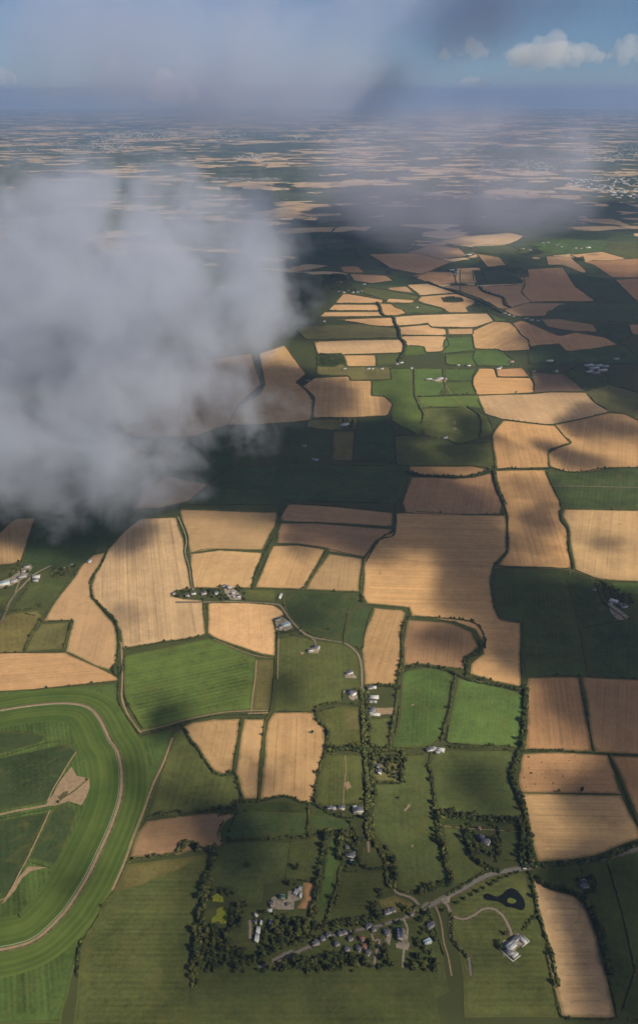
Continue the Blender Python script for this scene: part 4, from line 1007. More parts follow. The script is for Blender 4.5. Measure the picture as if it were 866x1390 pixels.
FIELD = []
def parse(block): return [l.split('|') for l in block.strip().splitlines() if l.strip()]
zi = 0.08
seen_phrase = {}
for line in FIELDS.strip().splitlines():
    head, phrase, pts = line.split('|')
    tk = head.split(); tile, kind = tk[0], tk[1]; flags = tk[2:]
    px = P(tile, pts)
    px = [(x, max(y, 175)) for x, y in px]
    ring = [ground(x, y) for x, y in px]
    cd = math.hypot(sum(p[0] for p in ring) / len(ring), sum(p[1] for p in ring) / len(ring))
    grow = 0.0 if cd < 3400 else (5.0 if cd < 4600 else (9.0 if cd < 6500 else 14.0))
    if grow and 'n' not in flags:        # distant hedge lines are narrow: bring the crops up to them
        n_ = len(ring); sg = 1 if sum(ring[i][0] * ring[(i + 1) % n_][1] - ring[(i + 1) % n_][0] * ring[i][1] for i in range(n_)) > 0 else -1
        new = []
        for i in range(n_):
            a_, b_, c_ = Vector(ring[i - 1]), Vector(ring[i]), Vector(ring[(i + 1) % n_])
            n1 = (b_ - a_).normalized(); n2 = (c_ - b_).normalized()
            m = Vector((n1.y + n2.y, -n1.x - n2.x)) * sg
            m = m / max(m.length, 0.6)
            new.append(tuple(b_ + m * grow))
        ring = new
    # row direction: along the longest side
    best = max(range(len(ring)), key=lambda i: (Vector(ring[i]) - Vector(ring[(i + 1) % len(ring)])).length)
    d = (Vector(ring[(best + 1) % len(ring)]) - Vector(ring[best])).normalized()
    if 'n' not in flags and kind in 'SWT' and random.random() < 0.0: d = Vector((-d.y, d.x))
    zi += 0.004
    cd = math.hypot(sum(p[0] for p in ring) / len(ring), sum(p[1] for p in ring) / len(ring))
    r = sheet_mesh(NAME[kind], ring, zi, 9.0 if cd < 2600 else (14.0 if cd < 4500 else 30.0), (d.x, d.y))
    if r is None: continue
    me, loc = r
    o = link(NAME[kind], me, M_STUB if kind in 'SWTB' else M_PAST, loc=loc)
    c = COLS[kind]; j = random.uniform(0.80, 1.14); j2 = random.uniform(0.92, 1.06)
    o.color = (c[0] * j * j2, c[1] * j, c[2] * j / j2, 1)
    o['stripe'] = {'w': 1.0, 'm': 0.75, 's': 0.45}[flags[-1]] if flags and flags[-1] in 'wms' else 0.5
    tag(o, phrase, kind='structure')
    FIELD.append(dict(px=px, ring=ring, flags=flags, phrase=phrase, kind=kind, dist=cd))

def smooth_line(pts, k=6):
    """Catmull-Rom through the points"""
    if len(pts) < 3: return pts
    Q = [Vector(p) for p in pts]; Q = [Q[0] * 2 - Q[1]] + Q + [Q[-1] * 2 - Q[-2]]; out = []
    for i in range(1, len(Q) - 2):
        p0, p1, p2, p3 = Q[i - 1:i + 3]
        for j in range(k):
            t = j / k
            out.append(0.5 * ((2 * p1) + (-p0 + p2) * t + (2 * p0 - 5 * p1 + 4 * p2 - p3) * t * t + (-p0 + 3 * p1 - 3 * p2 + p3) * t ** 3))
    out.append(Q[-2])
    return [(p.x, p.y) for p in out]

def ribbon(name, line, o0, o1, z, mat, nacross=1, edge=False):
    """strip of ground between offsets o0..o1 (metres, + is to the right of travel)"""
    A = np.array(line); T = np.gradient(A, axis=0); T /= np.hypot(*T.T)[:, None] + 1e-9
    Nn = np.column_stack([T[:, 1], -T[:, 0]])
    ac = np.linspace(o0, o1, nacross + 1); V = []; 
    s = np.concatenate([[0], np.cumsum(np.hypot(*np.diff(A, axis=0).T))])
    for i in range(len(A)):
        for a in ac: V.append((*(A[i] + Nn[i] * a), 0))
    m = nacross + 1; F = []
    for i in range(len(A) - 1):
        for k in range(nacross): F.append((i * m + k, i * m + k + 1, (i + 1) * m + k + 1, (i + 1) * m + k))
    V = np.array(V); c0 = V.mean(0)
    me = mesh_np(name, V - c0, [np.array(F)])
    if me.polygons[0].normal.z < 0: me.flip_normals()
    uvw = np.array([(a, si) for si in s for a in ac], dtype=np.float32)
    uv = me.uv_layers.new(name='rows'); li = np.empty(len(me.loops), dtype=np.int32); me.loops.foreach_get('vertex_index', li)
    uv.data.foreach_set('uv', uvw[li].ravel())
    at = me.attributes.new('edge', 'FLOAT', 'POINT'); at.data.foreach_set('value', np.full(len(V), 40.0, dtype=np.float32))
    o = link(name, me, mat, loc=(c0[0], c0[1], z))
    return o

MATS = dict(lane=M_LANE, asphalt=M_ROAD, dirt=M_DIRT, yard=M_YARD, darkline=M_DARKLINE)
M_YEL = simple_mat('yellow lawn', rgb(0.30, 0.29, 0.02), 0.5, 0.25, col2=rgb(0.12, 0.15, 0.02)); MATS['yellow'] = M_YEL

def turf_material():
    s = NT('mown turf')
    pos = s.n('NewGeometry').outputs['Position']
    uv = s.n('UVMap', uv_map='rows').outputs[0]; sx = s.n('SeparateXYZ', i_0=uv)
    med = s.noise(pos, 0.03, 4, 0.65); 
    w_ = s.math('ADD', sx.outputs[0], s.math('MULTIPLY', s.math('SUBTRACT', med, 0.5), 3.0))
    vec = s.n('CombineXYZ', i_0=w_, i_1=s.math('MULTIPLY', sx.outputs[1], 0.0035)).outputs[0]
    a = s.noise(vec, 0.16, 3, 0.7); b = s.noise(vec, 0.045, 1, 0.5)
    big = s.noise(pos, 0.006, 3, 0.6)
    band = s.rng(s.math('PINGPONG', s.math('DIVIDE', w_, 11.0), 0.5), 0.18, 0.32, 0.0, 1.0, True)
    v = s.math('ADD', s.math('MULTIPLY', s.math('SUBTRACT', a, .5), 0.95), s.math('MULTIPLY', s.math('SUBTRACT', b, .5), 1.2))
    v = s.math('ADD', v, s.math('MULTIPLY', s.math('SUBTRACT', band, .5), 0.16))
    v = s.math('ADD', v, s.math('MULTIPLY', s.math('SUBTRACT', big, .5), 1.1))
    v = s.math('ADD', v, s.math('MULTIPLY', s.math('SUBTRACT', med, .5), 0.7))
    c = s.mix(s.rng(v, -0.5, 0.6, 0, 1), rgb(0.034, 0.068, 0.014), rgb(0.115, 0.146, 0.032))
    return s.surf(c, 0.95, 0.05)
M_TURF = turf_material()
tline = smooth_line([ground(*q) for q in P(*TRACK)], 5)
def trk(name, label, o0, o1, z, mat, na=1):
    o = ribbon(name, tline, o0, o1, z, mat, na); tag(o, label, kind='structure'); return o
trk('turf_track', 'mown outer turf of the racecourse following the bend', 52, 4, 2.90, M_TURF, 6) if False else None
# find which side is outside the bend: the bend centre lies to the right of travel when travelling left to right then down
trk('turf_track', 'striped outer racing turf sweeping round the bend', -52, -3, 0.700, M_TURF, 8)
trk('turf_track', 'striped inner turf band beside the pale gallop', 3, 62, 0.704, M_TURF, 8)
trk('gallop', 'pale sandy gallop curving round the racecourse bend', -2.6, 2.2, 0.712, M_DIRT)
trk('track_verge', 'dark rough strip along the outside of the gallop', -6.0, -2.6, 0.708, M_DARKLINE)

# running rail on posts along the inside of the gallop
A_ = np.array(tline); T_ = np.gradient(A_, axis=0); T_ /= np.hypot(*T_.T)[:, None]; Rl = A_ + np.column_stack([T_[:, 1], -T_[:, 0]]) * 4.2
RV = []; RF = []
def rail_box(a, b, w, z0, z1):
    a = np.array(a); b = np.array(b); d = b - a; L = np.hypot(*d) + 1e-9; d = d / L; n = np.array([d[1], -d[0]]) * w; o = len(RV)
    for z in (z0, z1):
        for p in (a - n, a + n, b + n, b - n): RV.append((p[0], p[1], z))
    RF.extend(tuple(o + i for i in f) for f in ((0, 1, 2, 3), (4, 7, 6, 5), (0, 4, 5, 1), (1, 5, 6, 2), (2, 6, 7, 3), (3, 7, 4, 0)))
for i in range(len(Rl) - 1): rail_box(Rl[i], Rl[i + 1], .12, 1.75, 1.95)
rr = bpy.data.objects.new('running_rail', None); COL.objects.link(rr); tag(rr, 'long white running rail curving along the inside of the pale gallop', 'rail')
link('rail', mesh_np('rail', np.array(RV), [np.array(RF)]), M_RAIL, rr)
RV = []; RF = []
for p in Rl[::2]: rail_box(p - np.array([.08, 0]), p + np.array([.08, 0]), .08, .6, 1.75)
pp = link('posts', mesh_np('posts', np.array(RV), [np.array(RF)]), M_RAIL, rr); pp['kind'] = 'stuff'

zi = 0.72
for t, wd, mat, name, phrase, pts in parse(ROADS):
    line = smooth_line([ground(*q) for q in P(t, pts)], 5); zi += 0.004
    wd = float(wd) * (0.72 if mat in ('lane', 'asphalt') else 0.58)
    if mat in ('lane', 'asphalt'):
        v = ribbon('verge', line, -wd / 2 - 2.6, wd / 2 + 2.6, zi, M_DARKLINE); tag(v, 'rough grass verge of the ' + phrase, kind='structure')
    zi += 0.004; o = ribbon(name, line, -wd / 2, wd / 2, zi, MATS[mat]); tag(o, phrase, kind='structure')
for t, mat, name, phrase, pts in parse(PATCHES):
    ring = [ground(*q) for q in P(t, pts)]; zi += 0.004
    r = sheet_mesh(name, ring, zi, 8.0, (1, 0))
    if r is None: continue
    o = link(name, r[0], MATS[mat], loc=r[1]); tag(o, phrase, kind='structure')

# pond with its weedy island
def water_mat():
    s = NT('pond water'); return s.surf(rgb(0.008, 0.010, 0.010), 0.3, 0.12)
M_WATER = water_mat(); M_WEED = simple_mat('pond weed', rgb(0.13, 0.15, 0.025), 0.4, 0.3, col2=rgb(0.05, 0.07, 0.015))
for dat, name, mat, phrase, z in ((POND, 'pond', M_WATER, 'dark keyhole-shaped pond in the parkland', zi + .1), (ISLE, 'islet', M_WEED, 'bright green weedy islet in the dark pond', zi + .3)):
    ring = smooth_line([ground(*q) for q in P(*dat)] + [ground(*P(*dat)[0])], 4)[:-1]
    r = sheet_mesh(name, ring, z, 6.0, (1, 0)); o = link(name, r[0], mat, loc=r[1]); tag(o, phrase, kind='structure')
# ------------------------------------------------------------------ foliage
def ico(sub=0):
    bm = bmesh.new(); bmesh.ops.create_icosphere(bm, subdivisions=sub + 1, radius=1.0)
    V = np.array([v.co[:] for v in bm.verts]); F = np.array([[v.index for v in f.verts] for f in bm.faces]); bm.free()
    return V, F
IV, IF = ico(0)

def quads_on(centres, radii, per, size, rs, up=0.25):
    """leaf-spray quads spread over lobes"""
    Vs = []; 
    for c, r in zip(centres, radii):
        d = rs.normal(size=(per, 3)); d /= np.linalg.norm(d, axis=1)[:, None]; d[:, 2] = np.where(d[:, 2] < -0.5, -d[:, 2], d[:, 2])
        p = c + d * r * rs.uniform(0.72, 1.05, (per, 1))
        nrm = d + rs.normal(size=(per, 3)) * 0.55; nrm[:, 2] += up; nrm /= np.linalg.norm(nrm, axis=1)[:, None]
        t = np.cross(nrm, rs.normal(size=(per, 3))); t /= np.linalg.norm(t, axis=1)[:, None] + 1e-9; b = np.cross(nrm, t)
        s = size * rs.uniform(0.6, 1.3, (per, 1)); s2 = s * rs.uniform(0.6, 1.0, (per, 1))
        q = np.stack([p + t * s, p + b * s2, p - t * s * .9, p - b * s2], 1); Vs.append(q.reshape(-1, 3))
    V = np.concatenate(Vs); F = np.arange(len(V)).reshape(-1, 4)
    return V, F

def crown_geo(seed, hgt=10.0, wid=9.0, lobes=15, per=26, size=0.75):
    rs = np.random.RandomState(seed)
    C, Rr = [], []
    for k in range(lobes):
        a = rs.uniform(0, 2 * math.pi); zt = rs.uniform(0.0, 1.0)
        rr = wid * 0.5 * (0.80 if zt < .6 else 0.45) * math.sqrt(rs.uniform(0.05, 1.0)) * (0.75 + .25 * math.cos(2 * a + seed))
        C.append((math.cos(a) * rr, math.sin(a) * rr, hgt * (0.36 + 0.46 * zt))); Rr.append(wid * rs.uniform(0.15, 0.25))
    C = np.array(C); Rr = np.array(Rr)
    V, F = quads_on(C, Rr, per, size, rs)
    # solid hearts of the lobes so the crown is not see-through everywhere
    Vc = []; Fc = []; o = 0
    for c, r in zip(C, Rr):
        jit = rs.uniform(0.62, 0.92, (len(IV), 1)); Vc.append(c + IV * r * jit); Fc.append(IF + o); o += len(IV)
    return V, F, np.concatenate(Vc), np.concatenate(Fc)

def cone_seg(a, b, ra, rb, n=6):
    a = np.array(a, float); b = np.array(b, float); d = b - a; d /= np.linalg.norm(d)
    u = np.cross(d, (0.3, 0.9, 0.2)); u /= np.linalg.norm(u); v = np.cross(d, u)
    an = np.linspace(0, 2 * math.pi, n, endpoint=False)
    ring = lambda c, r: [c + (u * math.cos(x) + v * math.sin(x)) * r for x in an]
    V = ring(a, ra) + ring(b, rb); F = [(i, (i + 1) % n, n + (i + 1) % n, n + i) for i in range(n)]
    return V, F

TREE = []
for k in range(7):
    hgt, wid = [(10, 9), (11, 8), (9, 9.5), (12, 10), (8, 7.5), (13, 8.5), (7, 6.5)][k]
    V, F, Vc, Fc = crown_geo(40 + k, hgt, wid)
    crown = mesh_np('crown', np.concatenate([V, Vc]), [F, Fc + len(V)])
    rs = np.random.RandomState(k); TV = []; TF = []
    segs = [((0, 0, -0.3), (0.15, 0.1, hgt * .30), .42, .30), ((0.15, 0.1, hgt * .30), (0.1, 0, hgt * .72), .30, .08)]
    for q in range(5):
        a = q * 1.256 + rs.uniform(-.3, .3); z0 = hgt * rs.uniform(.27, .42)
        segs.append(((0.1, 0.1, z0), (math.cos(a) * wid * .30, math.sin(a) * wid * .30, z0 + hgt * .24), .16, .04))
    for s_ in segs:
        v_, f_ = cone_seg(*s_); o = len(TV); TV += [tuple(x) for x in v_]; TF += [tuple(i + o for i in f) for f in f_]
    trunk = mesh_np('trunk', np.array(TV), [np.array(TF)])
    crown.materials.append(M_LEAF); trunk.materials.append(M_BARK)
    TREE.append((crown, trunk, hgt, wid, V, F, Vc, Fc))
CROWN_Y = TREE[4][0].copy(); CROWN_Y.materials.clear(); CROWN_Y.materials.append(M_LEAFY)

ORD = ['first', 'second', 'third', 'fourth', 'fifth', 'sixth', 'seventh', 'eighth', 'ninth', 'tenth', 'eleventh', 'twelfth', 'thirteenth', 'fourteenth', 'fifteenth', 'sixteenth', 'seventeenth', 'eighteenth', 'nineteenth', 'twentieth']
def ordinal(i):
    if i < 20: return ORD[i]
    n = i + 1; return '%d%s' % (n, {1: 'st', 2: 'nd', 3: 'rd'}.get(n % 10 if n % 100 not in (11, 12, 13) else 0, 'th'))
POOL = []          # x, y, scale, variant, place phrase
def add_tree(x, y, sc, place, var=None): POOL.append((x, y, sc, random.randrange(6) if var is None else var, place))

def resample(line, step):
    out = []; carry = 0.0
    for (a, b) in zip(line[:-1], line[1:]):
        a = Vector(a); b = Vector(b); L = (b - a).length
        if L < 1e-6: continue
        t = carry
        while t < L: out.append((a.lerp(b, t / L), (b - a) / L)); t += step
        carry = t - L
    return out

def hnoise(x, y, s): return 0.5 + 0.25 * (math.sin(x / s + 1.7 * math.sin(y / s * .8)) + math.sin(y / s * 1.3 + 1.1 * math.sin(x / s * .7 + 2)))

STYLE = dict(v=(1.0, 1.2, 2.2), h=(1.9, 2.8, 2.6), t=(2.6, 3.8, 3.0), b=(5.0, 7.0, 4.0))  # half width, height, step
SAMPLES = []       # (photo x, photo y, owner) of hedges already built
def hedge_mesh(lines, style):
    hw, hh, st = STYLE[style]; Vs = []; Fs = []; Q = []; o = 0
    for line in lines:
        mid = line[len(line) // 2]; dist = math.hypot(mid[0], mid[1])
        k = 1.0 if dist < 2300 else (1.5 if dist < 3600 else 2.7)
        for p, d in resample(line, st * k):
            g = hnoise(p.x, p.y, 23.0)
            n = Vector((-d.y, d.x)); rep = 1 if style in 'vh' else (2 if style == 't' else 3)
            for r_ in range(rep):
                off = random.uniform(-1, 1) * hw * (0.35 if rep == 1 else 0.8)
                c = p + n * off + d * random.uniform(-1, 1) * st * .4
                h_ = hh * (0.55 + 0.8 * g) * random.uniform(0.75, 1.25) * (0.7 + .3 * k)
                w_ = max(hw * 0.8, 1.3) * k * random.uniform(0.8, 1.3) if rep == 1 else hw * 0.62 * k * random.uniform(.75, 1.35)
                w_ = max(w_, st * k * 0.62)
                jit = RNG.uniform(0.68, 1.18, (len(IV), 1))
                X = IV * jit * np.array([w_, w_, h_ * .5]); X = X + np.array([c.x, c.y, h_ * .42])
                Vs.append(X); Fs.append(IF + o); o += len(IV)
                if dist < 1900 and style in 'htb':
                    q, f = quads_on([np.array([c.x, c.y, h_ * .42])], [w_], 5, 0.75, RNG); Q.append(q)
    if not Vs: return None
    V = np.concatenate(Vs); F = [np.concatenate(Fs)]
    if Q:
        qv = np.concatenate(Q); qf = np.arange(len(qv)).reshape(-1, 4) + len(V); V = np.concatenate([V, qv]); F.append(qf)
    c0 = V.mean(0); c0[2] = 0
    return mesh_np('hedge', V - c0, F), c0

def make_hedge(lines, style, name, label):
    r = hedge_mesh(lines, style)
    if r is None: return None
    me, c0 = r
    o = link(name, me, M_LEAF, loc=tuple(c0))
    tag(o, label, 'tree belt' if style == 'b' else 'hedge', {'b': 'belts of trees between the fields'}.get(style, 'hedgerows dividing the fields'))
    return o

hid = 0
for t, style, phrase, pts in parse(HEDGES):
    px = P(t, pts); line = smooth_line([ground(*q) for q in px], 4); hid += 1
    dm = math.hypot(*line[len(line) // 2])
    make_hedge([line], style, {'b': 'tree_belt'}.get(style, 'hedgerow'), phrase)
    for p, d in resample(line, 12.0 if dm < 3000 else 20.0):
        x, y = topx(p.x, p.y); SAMPLES.append((float(x), float(y), -hid))
    if style in 'tb':
        place = 'in the ' + phrase
        for p, d in resample(line, (9.5 if style == 't' else 7.0) * (1 if dm < 3000 else 1.7)):
            if random.random() < (0.42 if style == 't' else 0.12): continue
            n = Vector((-d.y, d.x)); q = p + n * random.uniform(-1, 1) * (2.0 if style == 't' else 5.0) + d * random.uniform(-3, 3)
            add_tree(q.x, q.y, random.uniform(0.6, 1.15) if style == 't' else random.uniform(0.85, 1.45), place)
    elif style == 'h':
        for p, d in resample(line, 24.0):
            if random.random() < 0.42: add_tree(p.x, p.y, random.uniform(0.45, 0.9), 'in the ' + phrase)

# every remaining field edge carries a low hedge of its own
SAR = SAMPLES[:]
for fi, f in enumerate(FIELD):
    if 'n' in f['flags']: continue
    if f['dist'] > 9000: pass
    arr = np.array([(a, b) for a, b, _ in SAR]) if SAR else np.zeros((0, 2))
    ring = f['ring']; n = len(ring); c = Vector((sum(p[0] for p in ring) / n, sum(p[1] for p in ring) / n))
    closed = [Vector(p) for p in ring] + [Vector(ring[0])]
    runs = []; cur = []; mine = []
    stp = 10.0 if f['dist'] < 3500 else 25.0
    # signed area for outward side
    ar = sum(closed[i].x * closed[i + 1].y - closed[i + 1].x * closed[i].y for i in range(n))
    for p, d in resample([(v.x, v.y) for v in closed], stp):
        out = Vector((d.y, -d.x)) * (1 if ar > 0 else -1)
        q = p + out * (3.0 if f['dist'] < 3400 else 1.0)
        x, y = topx(q.x, q.y); x = float(x); y = float(y)
        thr = 5.5 if y > 600 else (4.2 if y > 480 else 3.0)
        near = len(arr) and (np.hypot(arr[:, 0] - x, (arr[:, 1] - y) * 1.15).min() < thr)
        if near or x < -60 or x > 926 or y > 1430:
            if len(cur) > 1: runs.append(cur)
            cur = []
        else: cur.append((q.x, q.y)); mine.append((x, y, fi))
    if len(cur) > 1: runs.append(cur)
    SAR += mine
    runs = [r for r in runs if len(r) >= 3]
    if not runs: continue
    fcx = sum(q[0] for q in f['px']) / n; fcy = sum(q[1] for q in f['px']) / n; used = {}
    for r in runs:
        mx, my = topx(*r[len(r) // 2]); dx = (float(mx) - fcx); dy = (float(my) - fcy)
        wx = max(q[0] for q in f['px']) - min(q[0] for q in f['px']); wy = max(q[1] for q in f['px']) - min(q[1] for q in f['px'])
        side = ('left', 'right')[dx > 0] if abs(dx) / wx > abs(dy) / wy else ('upper', 'lower')[dy > 0]
        used.setdefault(side, []).append((float(my) if side in ('left', 'right') else float(mx), r))
    for side, L in used.items():
        L.sort(key=lambda q: q[0])
        for i, (_, r) in enumerate(L):
            vert = side in ('left', 'right'); names = ('upper', 'lower') if vert else ('left', 'right')
            part = '' if len(L) == 1 else (names[i] + ' ' if len(L) == 2 else ordinal(i) + ' ')
            lab = '%s%s-edge hedge of the %s' % (part, side, f['phrase'])
            if len(L) > 2 and len(lab.split()) < 14: lab += ', counted from the top' if vert and len(lab.split()) < 13 else ', from left'
            make_hedge([r], 'h', 'hedgerow', lab)
    for r in runs:
        for p, d in resample(r, 26.0):
            if random.random() < 0.33: add_tree(p.x, p.y, random.uniform(0.35, 0.75), 'on the edge of the ' + f['phrase'])

for t, sp_, phrase, pts in parse(WOODS):
    ring = [ground(*q) for q in P(t, pts)]; A = np.array(ring); lo = A.min(0); hi = A.max(0); s_ = float(sp_)
    G = [(x + random.uniform(-.4, .4) * s_, y + random.uniform(-.4, .4) * s_) for x in np.arange(lo[0], hi[0], s_) for y in np.arange(lo[1], hi[1], s_)]
    if not G: continue
    m = inside(np.array(G), ring)
    for g, k in zip(G, m):
        if k and (s_ > 12 or hnoise(g[0], g[1], 17) > 0.22): add_tree(g[0], g[1], random.uniform(0.65, 1.45) * (1.0 if s_ < 18 else 1.5), phrase)

# single trees the photograph shows on their own
LONE = """
Z|405,1183|1.35|round lone tree in the green paddock|3
Z|336,1178|1.2|lone tree inside the small round shadow|2
Z|758,1077|0.85|small lone tree on the faint line in the brown stubble|1
Z|790,1075|1.0|larger lone tree on the faint line in the brown stubble|2
Z|424,996|0.9|small tree in the notch of the scalloped stubble|4
Z|541,1085|0.6|small tree standing in the tall green field|4
Z|542,1257|1.0|leafy tree above the village lane|3
Z|516,1213|1.1|big tree in the corner above the lane|2
Z|446,856|0.7|small tree beside the lane in the dark pasture|1
"""
for t, xy, sc, phrase, var in parse(LONE):
    x, y = map(float, xy.split(',')); gx, gy = ground(x, y); POOL.append((gx, gy, float(sc), int(var), '!' + phrase))
for q, y_ in enumerate(range(175, 560, 45)):
    gx, gy = ground(700 + y_ / 8.66 + 1.5, 1000 + 168 / 8.66); POOL.append((gx, gy, 0.6, q % 5, 'on the long straight hedge across the brown stubble fields'))
for x, y in ((108, 408), (134, 396), (160, 380), (188, 362), (214, 346), (240, 336), (262, 320), (290, 308), (312, 296), (330, 284), (352, 274), (372, 268), (392, 262), (410, 256)):
    gx, gy = ground(560 + (x + 12) / 2.83, 1100 + (y - 16) / 2.83); POOL.append((gx, gy, 0.85, random.randrange(6), 'in the row along the wide pale main road'))

# nothing grows on a road, yard or roof
KEEP = []
for t_, wd_, mat_, name_, phrase_, pts_ in parse(ROADS):
    for p_, d_ in resample(smooth_line([ground(*q) for q in P(t_, pts_)], 3), 5.0): KEEP.append((p_.x, p_.y, float(wd_) * .4 + 2.5))
for t_, xy_, dims_, *_r in parse(HOUSES):
    g_ = ground(*P(t_, xy_)[0]); L_, W_, _ = map(float, dims_.split(',')); KEEP.append((g_[0], g_[1], (L_ + W_) * .33 + 1.5))
KA = np.array(KEEP)
YARDS = [[ground(*q) for q in P(t_, ps_)] for t_, m_, n_, ph_, ps_ in parse(PATCHES) if m_ in ('yard', 'yellow')]
def free(t):
    if (np.hypot(KA[:, 0] - t[0], KA[:, 1] - t[1]) < KA[:, 2] + t[2] * 2.2).any() and not t[4].startswith('!'): return False
    return not any(inside(np.array([[t[0], t[1]]]), y_)[0] for y_ in YARDS)
POOL = [t for t in POOL if free(t)]
# keep only what the photograph can show
def seen(t):
    x, y = topx(t[0], t[1], 4.0); return -30 < x < 896 and 100 < y < 1425
POOL = [t for t in POOL if seen(t)]
def apparent(t):
    x, y = topx(t[0], t[1], 4.0)
    inframe = 0 < x < 866 and y < 1388
    return (1 if inframe else 0.0) * t[2] * TREE[t[3]][2] / math.sqrt(t[0] ** 2 + t[1] ** 2 + H * H) * (3 if t[4].startswith('!') else 1)
POOL.sort(key=apparent, reverse=True)
NIND = 285
ind, rest = POOL[:NIND], POOL[NIND:]
byplace = {}
for t in ind: byplace.setdefault(t[4], []).append(t)
for place, L in byplace.items():
    L.sort(key=lambda t: float(topx(t[0], t[1])[0]))
    for i, t in enumerate(L):
        if place.startswith('!'): label = place[1:]
        elif len(L) == 1: label = 'tree ' + place
        else: label = '%s tree from the left %s' % (ordinal(i), place)
        if len(label.split()) > 16: label = label.replace(' from the left', '')
        crown, trunk, hgt, wid, *_ = TREE[t[3]]
        root = bpy.data.objects.new('tree', None); COL.objects.link(root); root.location = (t[0], t[1], 0.6)
        root.rotation_euler = (0, 0, random.uniform(0, 6.28)); root.scale = (t[2], t[2], t[2] * random.uniform(.85, 1.15))
        root.empty_display_size = 1
        tag(root, label, 'tree', 'hedgerow and garden trees')
        link('crown', crown, parent=root); link('trunk', trunk, parent=root)
# two bright yellow-green trees by the village
for x, y, lb in ((522.5, 1257, 'bright yellow tree above the dark barn'), (505.5, 1284, 'slim bright yellow tree beside the village lane'), (372, 1242, 'bright yellow-green bush below the untidy yard')):
    gx, gy = ground(x, y); root = bpy.data.objects.new('tree', None); COL.objects.link(root); root.location = (gx, gy, 0); root.scale = (.6, .6, .6)
    tag(root, lb, 'tree'); link('crown', CROWN_Y, parent=root); link('trunk', TREE[4][1], parent=root)

Vs = []; Qf = []; Tf = []; o = 0
for t in rest:
    crown, trunk, hgt, wid, V, F, Vc, Fc = TREE[t[3]]
    d = math.hypot(t[0], t[1]); a = random.uniform(0, 6.28); ca, sa = math.cos(a), math.sin(a)
    keep = F[::2] if d < 2200 else F[::5]
    v = V[keep.ravel()] if True else V
    f = np.arange(len(v)).reshape(-1, 4)
    allv = np.concatenate([v, Vc]); s_ = t[2]
    X = np.column_stack([allv[:, 0] * ca - allv[:, 1] * sa, allv[:, 0] * sa + allv[:, 1] * ca, allv[:, 2]]) * s_ + np.array([t[0], t[1], -0.12 * hgt * s_])
    Vs.append(X); Qf.append(f + o); Tf.append(Fc + o + len(v)); o += len(allv)
if Vs:
    ob = link('distant_trees', mesh_np('distant_trees', np.concatenate(Vs), [np.concatenate(Qf), np.concatenate(Tf)]), M_LEAF)
    tag(ob, 'many small dark trees along the farther hedges and farms', 'trees', kind='stuff')
print('trees', len(ind), len(rest), 'hedges', sum(1 for o_ in bpy.data.objects if o_.name.startswith(('hedgerow', 'tree_belt'))))

# little dark bushes dotted over the stubble
BUSH = [(305, 305), (465, 325), (485, 400), (700, 240), (620, 290), (785, 315), (155, 375), (350, 425), (305, 445), (340, 490), (225, 565), (440, 550), (95, 485), (705, 545), (830, 490), (150, 245), (180, 435), (122, 600), (555, 470), (760, 430)]
bm = []
V, F = quads_on([np.array([0, 0, .7])], [1.0], 30, .6, np.random.RandomState(3)); jit = np.random.RandomState(4).uniform(.8, 1.2, (len(IV), 1))
Vb = IV * jit * 1.0 + np.array([0, 0, .6]); bush = mesh_np('bush', np.concatenate([V, Vb]), [F, IF + len(V)]); bush.materials.append(M_LEAF)
BUSH.sort()
for i, (x, y) in enumerate(BUSH):
    gx, gy = ground(700 + x / 8.66, 1000 + y / 8.66); b = link('bush', bush, loc=(gx, gy, 0)); s_ = 1.9 if (x, y) in ((150, 245), (180, 435)) else random.uniform(0.75, 1.1)
    b.scale = (s_ * 1.2, s_, s_ * .8)
    tag(b, '%s small dark bush from the left in the dotted stubble field' % ordinal(i), 'bush', 'bushes dotted over the stubble field')
# ------------------------------------------------------------------ buildings
M_WALL = simple_mat('render wall', rgb(0.50, 0.45, 0.38), 0.12, 0.6)
M_WHITE = simple_mat('white wall', rgb(0.70, 0.66, 0.59), 0.08, 0.6)
M_STONE = simple_mat('stone wall', rgb(0.34, 0.30, 0.25), 0.25, 0.9)
M_SLATE = simple_mat('slate roof', rgb(0.10, 0.10, 0.115), 0.3, 0.7, 0.6, 0.4)
M_PALE = simple_mat('pale metal roof', rgb(0.46, 0.455, 0.44), 0.2, 0.5, 0.5, 0.4)
M_GREYR = simple_mat('grey metal roof', rgb(0.30, 0.31, 0.33), 0.3, 0.5, 0.5, 0.4)
M_BLUER = simple_mat('blue-grey metal roof', rgb(0.34, 0.42, 0.46), 0.25, 0.5, 0.5, 0.4)
M_DARKR = simple_mat('dark blue roof', rgb(0.05, 0.058, 0.085), 0.25, 0.5, 0.5, 0.4)
M_GREENR = simple_mat('green metal roof', rgb(0.035, 0.085, 0.06), 0.25, 0.5, 0.5, 0.4)
M_TILE = simple_mat('red tiled roof', rgb(0.26, 0.12, 0.08), 0.3, 0.7)
M_DOOR = simple_mat('dark door', rgb(0.05, 0.04, 0.035), 0.1, 1.0)
def glass_mat():
    s = NT('window glass'); return s.surf(rgb(0.03, 0.035, 0.045), 0.12, 0.6)
M_GLASS = glass_mat()

